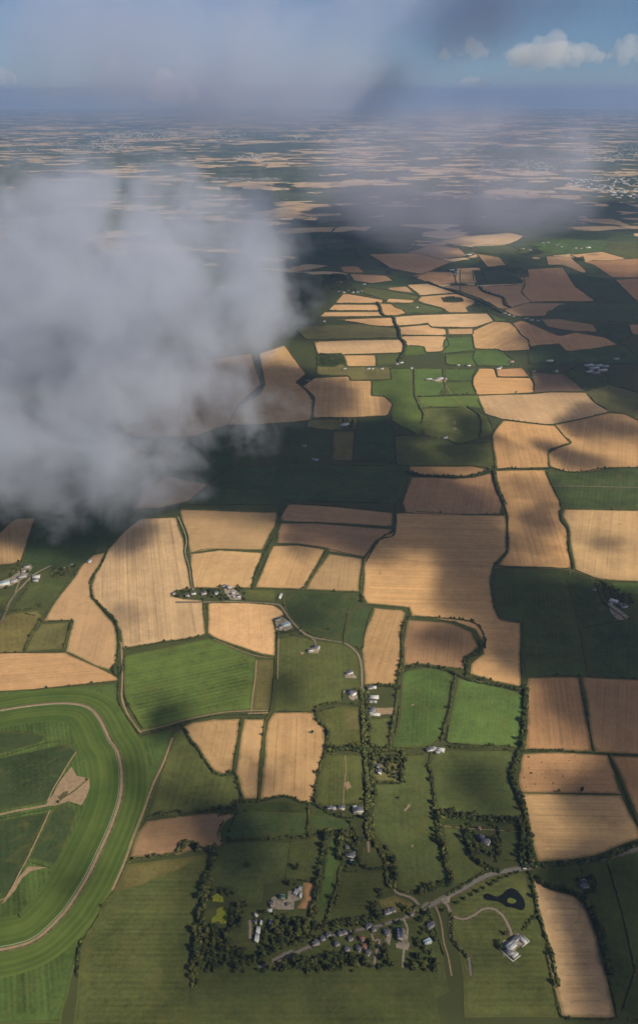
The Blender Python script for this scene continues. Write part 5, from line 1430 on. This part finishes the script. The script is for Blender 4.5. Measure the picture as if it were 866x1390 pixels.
def box(x0, x1, y0, y1, z0, z1):
    V = [(x, y, z) for z in (z0, z1) for x, y in ((x0, y0), (x1, y0), (x1, y1), (x0, y1))]
    F = [(0, 3, 2, 1), (4, 5, 6, 7), (0, 1, 5, 4), (1, 2, 6, 5), (2, 3, 7, 6), (3, 0, 4, 7)]
    return V, F
def gable_wall(L, W, Hh_, rise):
    l, w = L / 2, W / 2
    V = [(-l, -w, -.6), (l, -w, -.6), (l, w, -.6), (-l, w, -.6), (-l, -w, Hh_), (l, -w, Hh_), (l, w, Hh_), (-l, w, Hh_), (-l, 0, Hh_ + rise), (l, 0, Hh_ + rise)]
    F4 = [(0, 1, 5, 4), (2, 3, 7, 6), (0, 3, 2, 1), (4, 5, 9, 8), (7, 8, 9, 6)]
    F5 = [(1, 2, 6, 9, 5), (3, 0, 4, 8, 7)]
    return V, F4, F5
def gable_roof(L, W, Hh_, rise, over=.45, th=.18):
    l = L / 2 + over; k = rise / (W / 2); w = W / 2 + over; z = Hh_ - over * k + .06
    V = []; F = []
    for s in (-1, 1):
        o = len(V)
        V += [(-l, s * w, z), (l, s * w, z), (l, 0, Hh_ + rise + .06), (-l, 0, Hh_ + rise + .06), (-l, s * w, z + th), (l, s * w, z + th), (l, 0, Hh_ + rise + .06 + th), (-l, 0, Hh_ + rise + .06 + th)]
        F += [tuple(o + i for i in f) for f in ((0, 1, 2, 3), (4, 7, 6, 5), (0, 4, 5, 1), (1, 5, 6, 2), (2, 6, 7, 3), (3, 7, 4, 0))]
    return V, F

def pmesh(name, V, *Fs): return mesh_np(name, np.array(V, float), [np.array(f) for f in Fs])
KIND = dict(house=(M_WALL, M_SLATE, .5, 'house'), whitehouse=(M_WHITE, M_SLATE, .5, 'house'), redhouse=(M_WALL, M_TILE, .5, 'house'), bungalow=(M_WHITE, M_SLATE, .42, 'house'),
            barn=(M_STONE, M_GREYR, .3, 'barn'), whitebarn=(M_WHITE, M_PALE, .28, 'barn'), greybarn=(M_STONE, M_PALE, .28, 'barn'), bluebarn=(M_WALL, M_BLUER, .26, 'barn'),
            darkbarn=(M_STONE, M_DARKR, .4, 'barn'), greenbarn=(M_STONE, M_GREENR, .35, 'barn'))
def make_building(x, y, L, W, hh, rot, typ, label, detail, group=None, scale_up=1.0):
    wm, rm, pitch, cat = KIND[typ]; L *= scale_up; W *= scale_up
    gx, gy = ground(x, y)
    name = 'house' if cat == 'house' else 'barn'
    root = bpy.data.objects.new(name, None); COL.objects.link(root); root.location = (gx, gy, 1.25); root.rotation_euler = (0, 0, R(rot))
    tag(root, label, cat, group)
    base = 0.0; z0 = base + hh; rise = W / 2 * pitch
    V, F4, F5 = gable_wall(L, W, z0, rise); link('wall', pmesh('wall', V, F4, F5), wm, root)
    V, F = gable_roof(L, W, z0, rise); roof = link('roof', pmesh('roof', V, F), rm, root)
    if cat == 'house':
        for s in ((-1, 1) if L > 12 else (-1,)):
            V, F = box(s * (L / 2 - 1.3) - .45, s * (L / 2 - 1.3) + .45, -.4, .4, z0 + rise - .6, z0 + rise + 1.1); link('chimney', pmesh('chimney', V, F), M_STONE, roof)
        V, F = box(-.55, .55, -W / 2 - .06, -W / 2 + .1, base, base + 2.1); link('door', pmesh('door', V, F), M_DOOR, root)
        if detail:
            n = max(1, int(L / 5)); xs = [-(i + 1) * L / 2 / (n + 1) for i in range(n)] + [(i + 1) * L / 2 / (n + 1) for i in range(n)]
            for q in xs:
                for s in (-1, 1):
                    V, F = box(q - .65, q + .65, s * W / 2 - .08, s * W / 2 + .08, base + 1.0, base + 2.3); link('window', pmesh('window', V, F), M_GLASS, root)
            V, F = box(L / 2 * .1, L / 2 * .6, W / 2, W / 2 + 3.2, base - .3, z0 - .6); pm = link('porch', pmesh('porch', V, F), wm, root)
            V, F = box(L / 2 * .1 - .2, L / 2 * .6 + .2, W / 2 + .1, W / 2 + 3.5, z0 - .59, z0 - .35); link('porch_roof', pmesh('porch_roof', V, F), rm, pm)
    else:
        V, F = box(L / 2 - .05, L / 2 + .08, -W / 5, W / 5, base, base + hh * .8); link('door', pmesh('door', V, F), M_DOOR, root)
        if detail:
            for q in (-.25, .05, .3):
                V, F = box(q * L - .7, q * L + .7, W / 4 - .6, W / 4 + .6, z0 + rise / 2 - .1, z0 + rise / 2 + .42); link('skylight', pmesh('skylight', V, F), M_PALE, roof)
            V, F = box(-L / 2 - .3, L / 2 + .3, -W / 2 - .62, -W / 2 - .48, z0 - .45, z0 - .25); link('gutter', pmesh('gutter', V, F), M_GREYR, roof)
    return root
for t, xy, dims, rot, typ, label in parse(HOUSES):
    x, y = P(t, xy)[0]; L, W, hh = map(float, dims.split(','))
    cd = math.hypot(*ground(x, y))
    make_building(x, y, L, W, hh, float(rot), typ, label, cd < 2300, None, (0.78 if t in 'IJ' else 0.9) if cd < 2500 else 1.0)

# the great house of the park: main block, two wings and a walled court
def mansion():
    gx, gy = ground(560 + 385 / 2.83, 1100 + 525 / 2.83)
    root = bpy.data.objects.new('mansion', None); COL.objects.link(root); root.location = (gx, gy, 1.25); root.rotation_euler = (0, 0, R(38)); root.scale = (.85, .85, .85)
    tag(root, 'great house of grey wings round a pale paved court', 'mansion')
    def blk(x, y, L, W, h, ang, rm, nm='wing'):
        e = bpy.data.objects.new(nm, None)
        V, F4, F5 = gable_wall(L, W, h, W * .22); me = pmesh(nm, V, F4, F5); e = link(nm, me, M_WHITE, root, (x, y, 0)); e.rotation_euler = (0, 0, R(ang))
        V, F = gable_roof(L, W, h, W * .22); link('roof', pmesh('roof', V, F), rm, e)
        V, F = box(L * .3, L * .3 + 1.2, -.5, .5, h + W * .2, h + W * .2 + 2.0); link('chimney', pmesh('chimney', V, F), M_STONE, e)
        for q in np.arange(-L / 2 + 2, L / 2 - 1, 3.2):
            for s in (-1, 1):
                V, F = box(q - .6, q + .6, s * W / 2 - .07, s * W / 2 + .07, 1.0, min(h - .5, 3.0)); link('window', pmesh('window', V, F), M_GLASS, e)
        return e
    blk(-6, 0, 20, 12, 7, 0, M_GREYR, 'main_block'); blk(12, 5, 18, 8, 5, 0, M_SLATE); blk(22, -3, 16, 7, 4, 90, M_GREYR); blk(-17, -5, 14, 8, 5, 90, M_SLATE); blk(-14, -16, 12, 7, 4, 0, M_PALE)
    for x0, x1, y0, y1 in ((-26, -25.4, -22, 8), (-26, -6, -22.6, -22), (30, 30.6, -12, 10), (10, 30, -12.6, -12)):
        V, F = box(x0, x1, y0, y1, -.2, 1.8); link('court_wall', pmesh('court_wall', V, F), M_WHITE, root)
mansion()

# white van on the main road
def van():
    gx, gy = ground(712, 1181); root = bpy.data.objects.new('van', None); COL.objects.link(root); root.location = (gx, gy, 1.0); root.rotation_euler = (0, 0, R(10)); root.scale = (1.25,) * 3
    tag(root, 'small white van on the pale main road beside the trees', 'van')
    V = [(-2.6, -.95, .35), (2.6, -.95, .35), (2.6, .95, .35), (-2.6, .95, .35), (-2.6, -.95, 2.2), (1.3, -.95, 2.2), (1.3, .95, 2.2), (-2.6, .95, 2.2), (2.1, -.95, 1.3), (2.1, .95, 1.3), (2.6, -.95, 1.1), (2.6, .95, 1.1)]
    F = [(0, 3, 2, 1), (4, 5, 6, 7), (0, 4, 7, 3)]; F6 = [(0, 1, 10, 8, 5, 4), (3, 7, 6, 9, 11, 2)]
    link('body', pmesh('body', V, F + [(1, 2, 11, 10), (8, 10, 11, 9)], F6), M_WHITE, root)
    link('windscreen', pmesh('windscreen', [(1.32, -.85, 2.15), (1.32, .85, 2.15), (2.11, .85, 1.33), (2.11, -.85, 1.33)], [(0, 3, 2, 1)]), M_GLASS, root)
    for sx in (-1.7, 1.7):
        for sy in (-.9, .9):
            v, f = cone_seg((sx, sy - .12, .36), (sx, sy + .12, .36), .36, .36, 12); link('wheel', pmesh('wheel', v, f, [tuple(range(11, -1, -1)), tuple(range(12, 24))]), M_DOOR, root)
van()

# the distant industrial estate at the right edge, and the far town
rs = random.Random(5)
MAXW = 120
for i in range(MAXW):
    for _ in range(50):
        x = rs.uniform(768, 870); y = rs.uniform(232, 272)
        if y > 246 + (x - 790) * 0.0 - 6 and y < 250 + (x - 770) * 0.26 and not (x < 800 and y < 242): break
    L = rs.uniform(40, 110); W = rs.uniform(20, 45); hh = rs.uniform(6, 11)
    gx, gy = ground(x, y); root = bpy.data.objects.new('warehouse', None); COL.objects.link(root); root.location = (gx, gy, 0); root.rotation_euler = (0, 0, R(-20 + rs.choice((0, 90)) + rs.uniform(-6, 6)))
    tag(root, 'pale-roofed warehouse in the distant industrial estate by the right frame edge', 'warehouse', 'warehouses of the distant industrial estate')
    V, F4, F5 = gable_wall(L, W, hh, W * .08); link('wall', pmesh('wall', V, F4, F5), M_WALL, root)
    V, F = gable_roof(L, W, hh, W * .08); link('roof', pmesh('roof', V, F), rs.choice((M_PALE, M_PALE, M_BLUER, M_GREYR, M_WHITE)), root)
Vs = []; Fs = []
def town(cx, cy_, rx, ry, n):
    for i in range(n):
        a = rs.uniform(0, 6.28); r = math.sqrt(rs.random()); x = cx + math.cos(a) * r * rx; y = cy_ + math.sin(a) * r * ry
        gx, gy = ground(x, y); L = rs.uniform(15, 60); W = rs.uniform(12, 30); h = rs.uniform(5, 10); g = rs.uniform(0, 3)
        V, F = box(-L / 2, L / 2, -W / 2, W / 2, 0, h); c, s = math.cos(g), math.sin(g); o = len(Vs)
        Vs.extend((gx + a_ * c - b_ * s, gy + a_ * s + b_ * c, z_) for a_, b_, z_ in V); Fs.extend(tuple(o + k for k in f) for f in F)
for a in ((185, 182, 70, 7, 700), (150, 195, 30, 8, 250), (300, 182, 50, 5, 260), (340, 213, 25, 4, 60), (425, 185, 40, 6, 200), (560, 172, 40, 6, 160), (700, 225, 60, 10, 120), (830, 205, 50, 14, 260), (620, 205, 30, 6, 50), (540, 150, 60, 3, 90), (100, 200, 90, 10, 120)):
    town(*a)
o = link('distant_town', pmesh('distant_town', Vs, Fs), M_WALL); tag(o, 'tiny pale roofs of far villages and towns scattered through the haze', 'town', kind='stuff')
# ------------------------------------------------------------------ clouds overhead whose shade lies on the land
def blur(a, s):
    if s <= 0: return a
    r = int(3 * s) + 1; k = np.exp(-0.5 * (np.arange(-r, r + 1) / s) ** 2); k /= k.sum()
    p = np.pad(a, r, mode='edge')
    p = np.apply_along_axis(lambda m: np.convolve(m, k, 'valid'), 0, p)
    return np.apply_along_axis(lambda m: np.convolve(m, k, 'valid'), 1, p)
PX0, PX1, PY0, PY1, PS = -160, 1020, 140, 1440, 4.0
def vnoise(x, y, seed):
    xi = np.floor(x).astype(int); yi = np.floor(y).astype(int); fx = x - xi; fy = y - yi
    fx = fx * fx * (3 - 2 * fx); fy = fy * fy * (3 - 2 * fy)
    def h(a, b):
        n = (a * 374761393 + b * 668265263 + seed * 974634777) & 0x7fffffff
        n = ((n ^ (n >> 13)) * 1274126177) & 0x7fffffff
        return ((n ^ (n >> 16)) & 0xffff) / 65535.0
    return (h(xi, yi) * (1 - fx) + h(xi + 1, yi) * fx) * (1 - fy) + (h(xi, yi + 1) * (1 - fx) + h(xi + 1, yi + 1) * fx) * fy
def fbm(x, y, s, seed, o=4):
    v = 0; a = .5; t = 0
    for i in range(o):
        v = v + a * vnoise(x / s, y / s, seed + i); t += a; a *= .55; s /= 2.1
    return v / t

def shade_raster(g):
    w_ = int((PX1 - PX0) / PS); h_ = int((PY1 - PY0) / PS)
    GX, GY = np.meshgrid(PX0 + (np.arange(w_) + .5) * PS, PY0 + (np.arange(h_) + .5) * PS); pts = np.column_stack([GX.ravel(), GY.ravel()])
    tr = np.ones((h_, w_)); far = g == '7'
    for gg, st, soft, t, ps in parse(SHADE):
        if gg != g: continue
        m = inside(pts, P(t, ps)).reshape(h_, w_).astype(float)
        m = blur(m, float(soft) / PS * 1.15)
        tr *= 1 - np.clip(m, 0, 1) * (float(st) ** 0.7) * 0.985
    return 1 - tr
M_SHCLOUD = None
def cloud_vol(name, dens, col=(0.97, 0.97, 0.98), g=0.6):
    s = NT(name); v = s.n('VolumePrincipled')
    v.inputs['Color'].default_value = (*col, 1); v.inputs['Density'].default_value = dens; v.inputs['Anisotropy'].default_value = g
    return s.vol(v.outputs[0])
SIG = 0.03
M_SHCLOUD = cloud_vol('overhead cloud', SIG, g=0.75)
CL_LABEL = {'1': 'grey cloud overhead that darkens the great black pasture', '2': 'grey cloud overhead that darkens the pastures on the right', '3': 'grey cloud overhead that darkens the bottom right corner',
            '4': 'small torn clouds overhead that dapple the racecourse and stubble', '5': 'broken clouds overhead that shade the upper right fields', '6': 'cloud overhead that shades the hazy village fields', '7': 'far cloud bank that shades the distant plain'}
def overhead(g, base, cell, thick=1.0, sig=SIG, mat=None):
    S = shade_raster(g)
    off = base / math.tan(SUN_EL); ox, oy = AZ[0] * off, AZ[1] * off
    ys, xs = np.where(S > 0.02)
    px = PX0 + (xs + .5) * PS; py = PY0 + (ys + .5) * PS
    W = np.array([ground(a, max(b, 150)) for a, b in zip(px, py)])
    lo = W.min(0) - 400; hi = W.max(0) + 400
    nx = int((hi[0] - lo[0]) / cell) + 1; ny = int((hi[1] - lo[1]) / cell) + 1
    X, Y = np.meshgrid(lo[0] + np.arange(nx) * cell, lo[1] + np.arange(ny) * cell)
    k = 1.0 if g != '7' else 4.0
    am = {'4': 50, '3': 90, '5': 200, '1': 190, '2': 170}.get(g, 250)
    wx = (fbm(X, Y, 260 * k, 3) - .5) * am * 1.15 * k + (fbm(X, Y, 70 * k, 13) - .5) * am * .35 * k; wy = (fbm(X, Y, 260 * k, 9) - .5) * am * k + (fbm(X, Y, 70 * k, 19) - .5) * am * .35 * k
    fx, fy = topx(X + wx, Y + wy)
    u = (fx - PX0) / PS - .5; v = (fy - PY0) / PS - .5
    ui = np.clip(u.astype(int), 0, S.shape[1] - 2); vi = np.clip(v.astype(int), 0, S.shape[0] - 2); du = np.clip(u - ui, 0, 1); dv = np.clip(v - vi, 0, 1)
    s = (S[vi, ui] * (1 - du) + S[vi, ui + 1] * du) * (1 - dv) + (S[vi + 1, ui] * (1 - du) + S[vi + 1, ui + 1] * du) * dv
    s = np.where((fx < PX0 + 8) | (fx > PX1 - 8) | (fy > PY1 - 8) | (fy < PY0 + 4), 0, s)
    n = fbm(X, Y, 170 * k, 31, 5)
    s = np.clip(s + (n - .5) * 0.9 * np.clip(s * 4, 0, 1) * np.clip((1.0 - s) * 3.5, 0.0, 1), 0, 0.97)
    T = -np.log(1 - s) * math.sin(SUN_EL) / sig * thick
    T = np.where(T < 1.0, 0, T)
    # a lens of cloud: flat-ish underside, lumpy top, closed round the rim
    on = T > 0
    cellon = on[:-1, :-1] | on[1:, :-1] | on[:-1, 1:] | on[1:, 1:]
    used = np.zeros_like(on); used[:-1, :-1] |= cellon; used[1:, :-1] |= cellon; used[:-1, 1:] |= cellon; used[1:, 1:] |= cellon
    idx = -np.ones(used.shape, int); idx[used] = np.arange(used.sum()); nU = int(used.sum())
    rimv = used & ~on
    top = np.column_stack([X[used] + ox, Y[used] + oy, np.where(on[used], T[used] * .72, 0) + .0])
    bot = top.copy(); bot[:, 2] = -np.where(on[used], T[used] * .28, 0)
    # rim vertices of the top and the underside are the same vertex
    rim = rimv[used]; bidx = np.arange(nU) + nU; bidx[rim] = np.arange(nU)[rim]
    J, I = np.where(cellon)
    a = idx[J, I]; b = idx[J, I + 1]; c = idx[J + 1, I + 1]; d = idx[J + 1, I]
    Ft = np.column_stack([a, b, c, d]); Fb = np.column_stack([bidx[a], bidx[d], bidx[c], bidx[b]])
    keep = ~((Fb == Ft[:, [0, 3, 2, 1]]).all(axis=1)); Ft = Ft[keep]; Fb = Fb[keep]
    V = np.concatenate([top, bot]); c0 = V.mean(0); c0[2] = 0
    me = mesh_np('cloud', V - c0, [Ft, Fb])
    o = link('cloud', me, mat or M_SHCLOUD, loc=(c0[0], c0[1], base))
    tag(o, CL_LABEL[g], kind='stuff'); return o
if CLOUDS:
    for g in '125': overhead(g, 2700, 22)
    overhead('3', 2200, 22); overhead('4', 1850, 16)
    overhead('6', 2700, 30)
    overhead('7', 3300, 90, sig=0.01, mat=cloud_vol('far cloud bank', 0.01, g=0.6))

# ------------------------------------------------------------------ low cloud drifting past the window
def at(x, y, rng_):
    """point seen at photo pixel x,y at a given range in metres"""
    u = (x - CX) / FPX; v = -(y - CY) / FPX
    d = Vector((u, cp + v * sp, -sp + v * cp)); d.normalize()
    return Vector((0, 0, H)) + d * rng_

def wisp_cloud(label, ells, dens, nscale, col, g, lo, hi, amp, step, power=1.0, voxel=22.0, emis=None):
    """ells: (px, py, range, rx px, ry px, depth m, weight)"""
    c0 = at(*ells[0][:3])
    V = []; F = []; o = 0; s = NT('cloud vapour')
    tc = s.n('TexCoord').outputs['Object']
    total = None
    bms = bmesh.new()
    for x, y, rg, rx, ry, dep, wgt in ells:
        p = at(x, y, rg) - c0; ax = rx / FPX * rg; az = ry / FPX * rg; ay = dep
        m = bmesh.ops.create_icosphere(bms, subdivisions=3, radius=1.0)['verts']
        for v in m: v.co = Vector((v.co.x * ax, v.co.y * ay, v.co.z * az)) + p
        q = s.vmath('SUBTRACT', tc, tuple(p)).outputs[0]
        q = s.vmath('MULTIPLY', q, (1 / ax, 1 / ay, 1 / az)).outputs[0]
        ln = s.vmath('DOT_PRODUCT', q, q).outputs['Value']
        f = s.math('MULTIPLY', s.math('MAXIMUM', s.math('SUBTRACT', 1.0, ln), 0.0), wgt)
        total = f if total is None else s.math('ADD', total, f)
    me = bpy.data.meshes.new('cloud'); bms.to_mesh(me); bms.free()
    ob = link('cloud', me, None, loc=tuple(c0))
    if len(ells) > 1:
        md = ob.modifiers.new('skin', 'REMESH'); md.mode = 'VOXEL'; md.voxel_size = voxel
        dg = bpy.context.evaluated_depsgraph_get(); ev = ob.evaluated_get(dg); me2 = bpy.data.meshes.new_from_object(ev); ob.modifiers.clear(); ob.data = me2; bpy.data.meshes.remove(me)
        me2.name = 'cloud'
    nz = s.noise(tc, nscale, 5, 0.62, 0.35)
    t = s.math('MINIMUM', total, 1.0)
    cut = s.math('SUBTRACT', lo, s.math('MULTIPLY', t, amp))
    d = s.rng(nz, cut, s.math('ADD', cut, hi), 0.0, 1.0)
    d = s.math('MULTIPLY', d, s.rng(total, 0.0, 0.35, 0.0, 1.0, True))
    if power != 1.0: d = s.math('POWER', d, power)
    v = s.n('VolumePrincipled'); v.inputs['Color'].default_value = (*col, 1); v.inputs['Anisotropy'].default_value = g
    s.put(v.inputs['Density'], s.math('MULTIPLY', d, dens))
    mat = s.vol(v.outputs[0]); ob.data.materials.clear(); ob.data.materials.append(mat)
    try: mat.cycles.volume_step_rate = step
    except Exception: pass
    tag(ob, label, kind='stuff'); return ob
if CLOUDS:
    wisp_cloud('big soft grey cloud drifting below the window on the left', [
        (10, 440, 1500, 280, 220, 220, 1.15), (190, 400, 1550, 230, 170, 200, 1.05), (335, 365, 1600, 170, 135, 170, .78),
        (70, 610, 1450, 280, 150, 170, 1.1), (300, 540, 1500, 215, 110, 130, .50), (60, 265, 1650, 270, 120, 160, .66), (240, 280, 1650, 210, 95, 140, .58)],
        0.024, 0.0092, (0.79, 0.83, 0.93), 0.27, 0.68, 0.30, 0.335, 0.3, 1.2)
    wisp_cloud('thin mauve veil of cloud over the distant fields on the right', [
        (625, 255, 4500, 230, 110, 420, 1.0), (740, 235, 4500, 130, 90, 380, .6), (500, 215, 4500, 160, 110, 380, .5), (640, 165, 4600, 220, 70, 380, .5)],
        0.0044, 0.0016, (0.78, 0.80, 0.97), 0.12, 0.68, 0.8, 0.42, 0.5, 1.0, voxel=60.0)
    wisp_cloud('pale high veil of mist across the top of the sky', [
        (300, 50, 3200, 380, 120, 320, 1.0), (400, 120, 3200, 190, 90, 260, .7), (60, 60, 3200, 240, 120, 260, .5), (760, 10, 3300, 280, 70, 260, .7)],
        0.0100, 0.0020, (0.76, 0.80, 0.96), 0.15, 0.68, 0.8, 0.42, 0.5, 1.0, voxel=40.0)

# far cumulus heads above the horizon
def cumulus(label, x, y, wpx, hpx, rng_, seed, dens):
    rs = np.random.RandomState(seed); c0 = at(x, y, rng_); k = rng_ / FPX
    bms = bmesh.new()
    n = 26
    for i in range(n):
        t = rs.uniform(-1, 1); env = (1 - abs(t) ** 1.7); up = rs.uniform(0, 1) * env
        r = (0.12 + 0.16 * rs.rand()) * (0.4 + .6 * env)
        cx = t * .5 * wpx * k; cz = (up - .35) * hpx * .6 * k; cyy = rs.uniform(-.3, .3) * wpx * k * .6
        m = bmesh.ops.create_icosphere(bms, subdivisions=2, radius=1.0)['verts']
        rx = r * max(wpx * .5, hpx) * k * 1.1; rz = r * hpx * k * 2.0
        for v in m: v.co = Vector((v.co.x * rx + cx, v.co.y * rx + cyy, v.co.z * rz + cz))
    me = bpy.data.meshes.new('cloud'); bms.to_mesh(me); bms.free(); ob = link('cloud', me, None, loc=tuple(c0))
    md = ob.modifiers.new('skin', 'REMESH'); md.mode = 'VOXEL'; md.voxel_size = hpx * k / 14
    dg = bpy.context.evaluated_depsgraph_get(); me2 = bpy.data.meshes.new_from_object(ob.evaluated_get(dg)); ob.modifiers.clear(); ob.data = me2; me2.name = 'cloud'
    co = np.empty(len(me2.vertices) * 3); me2.vertices.foreach_get('co', co); co = co.reshape(-1, 3)
    s_ = hpx * k / 5
    dn = fbm(co[:, 0] + co[:, 1], co[:, 2] * 1.3 + co[:, 1], s_, seed, 4) - .5
    co[:, 2] += dn * s_ * 1.1; co[:, 0] += (fbm(co[:, 2] + 999, co[:, 0], s_, seed + 5, 4) - .5) * s_ * 1.6
    me2.vertices.foreach_set('co', co.ravel()); me2.update()
    me2.materials.clear(); me2.materials.append(cloud_vol('cumulus', dens * 1.0, (0.97, 0.98, 1.0), 0.05))
    tag(ob, label, kind='stuff')
if CLOUDS:
    cumulus('sunlit puffy white cloud head above the left horizon', 232, 118, 62, 46, 42000, 1, 0.0022)
    cumulus('long bank of pale cumulus at the upper right', 745, 70, 125, 32, 45000, 2, 0.0007)
    cumulus('small round cumulus puff left of the cloud bank', 643, 68, 36, 22, 42000, 3, 0.0011)
    cumulus('tiny pale puff beside the small round cumulus', 603, 74, 15, 12, 42000, 4, 0.0016)
    cumulus('cumulus head cut by the right frame edge', 852, 68, 44, 28, 43000, 5, 0.0008)
    cumulus('small pale puff at the left frame edge', 6, 105, 34, 20, 43000, 6, 0.0015)
    cumulus('faint flat cloud scrap below the cloud bank', 642, 110, 44, 12, 46000, 7, 0.0012)
    cumulus('faint small puff left of the sunlit cloud head', 156, 88, 30, 15, 46000, 8, 0.0010)
    cumulus('faint low cloud right of the sunlit cloud head', 295, 128, 40, 22, 46000, 9, 0.0010)

# ------------------------------------------------------------------ the air
if HAZE > 0:
    bmh = bmesh.new(); bmesh.ops.create_cube(bmh, size=1.0)
    me = bpy.data.meshes.new('haze'); bmh.to_mesh(me); bmh.free()
    hz = link('haze', me, cloud_vol('haze', HAZE, HAZE_COL, HAZE_G)); hz.scale = (220000, 220000, 1700 + 1); hz.location = (0, 0, (1700 - 1) / 2)
    tag(hz, 'thin blue haze lying over the whole plain', kind='stuff')
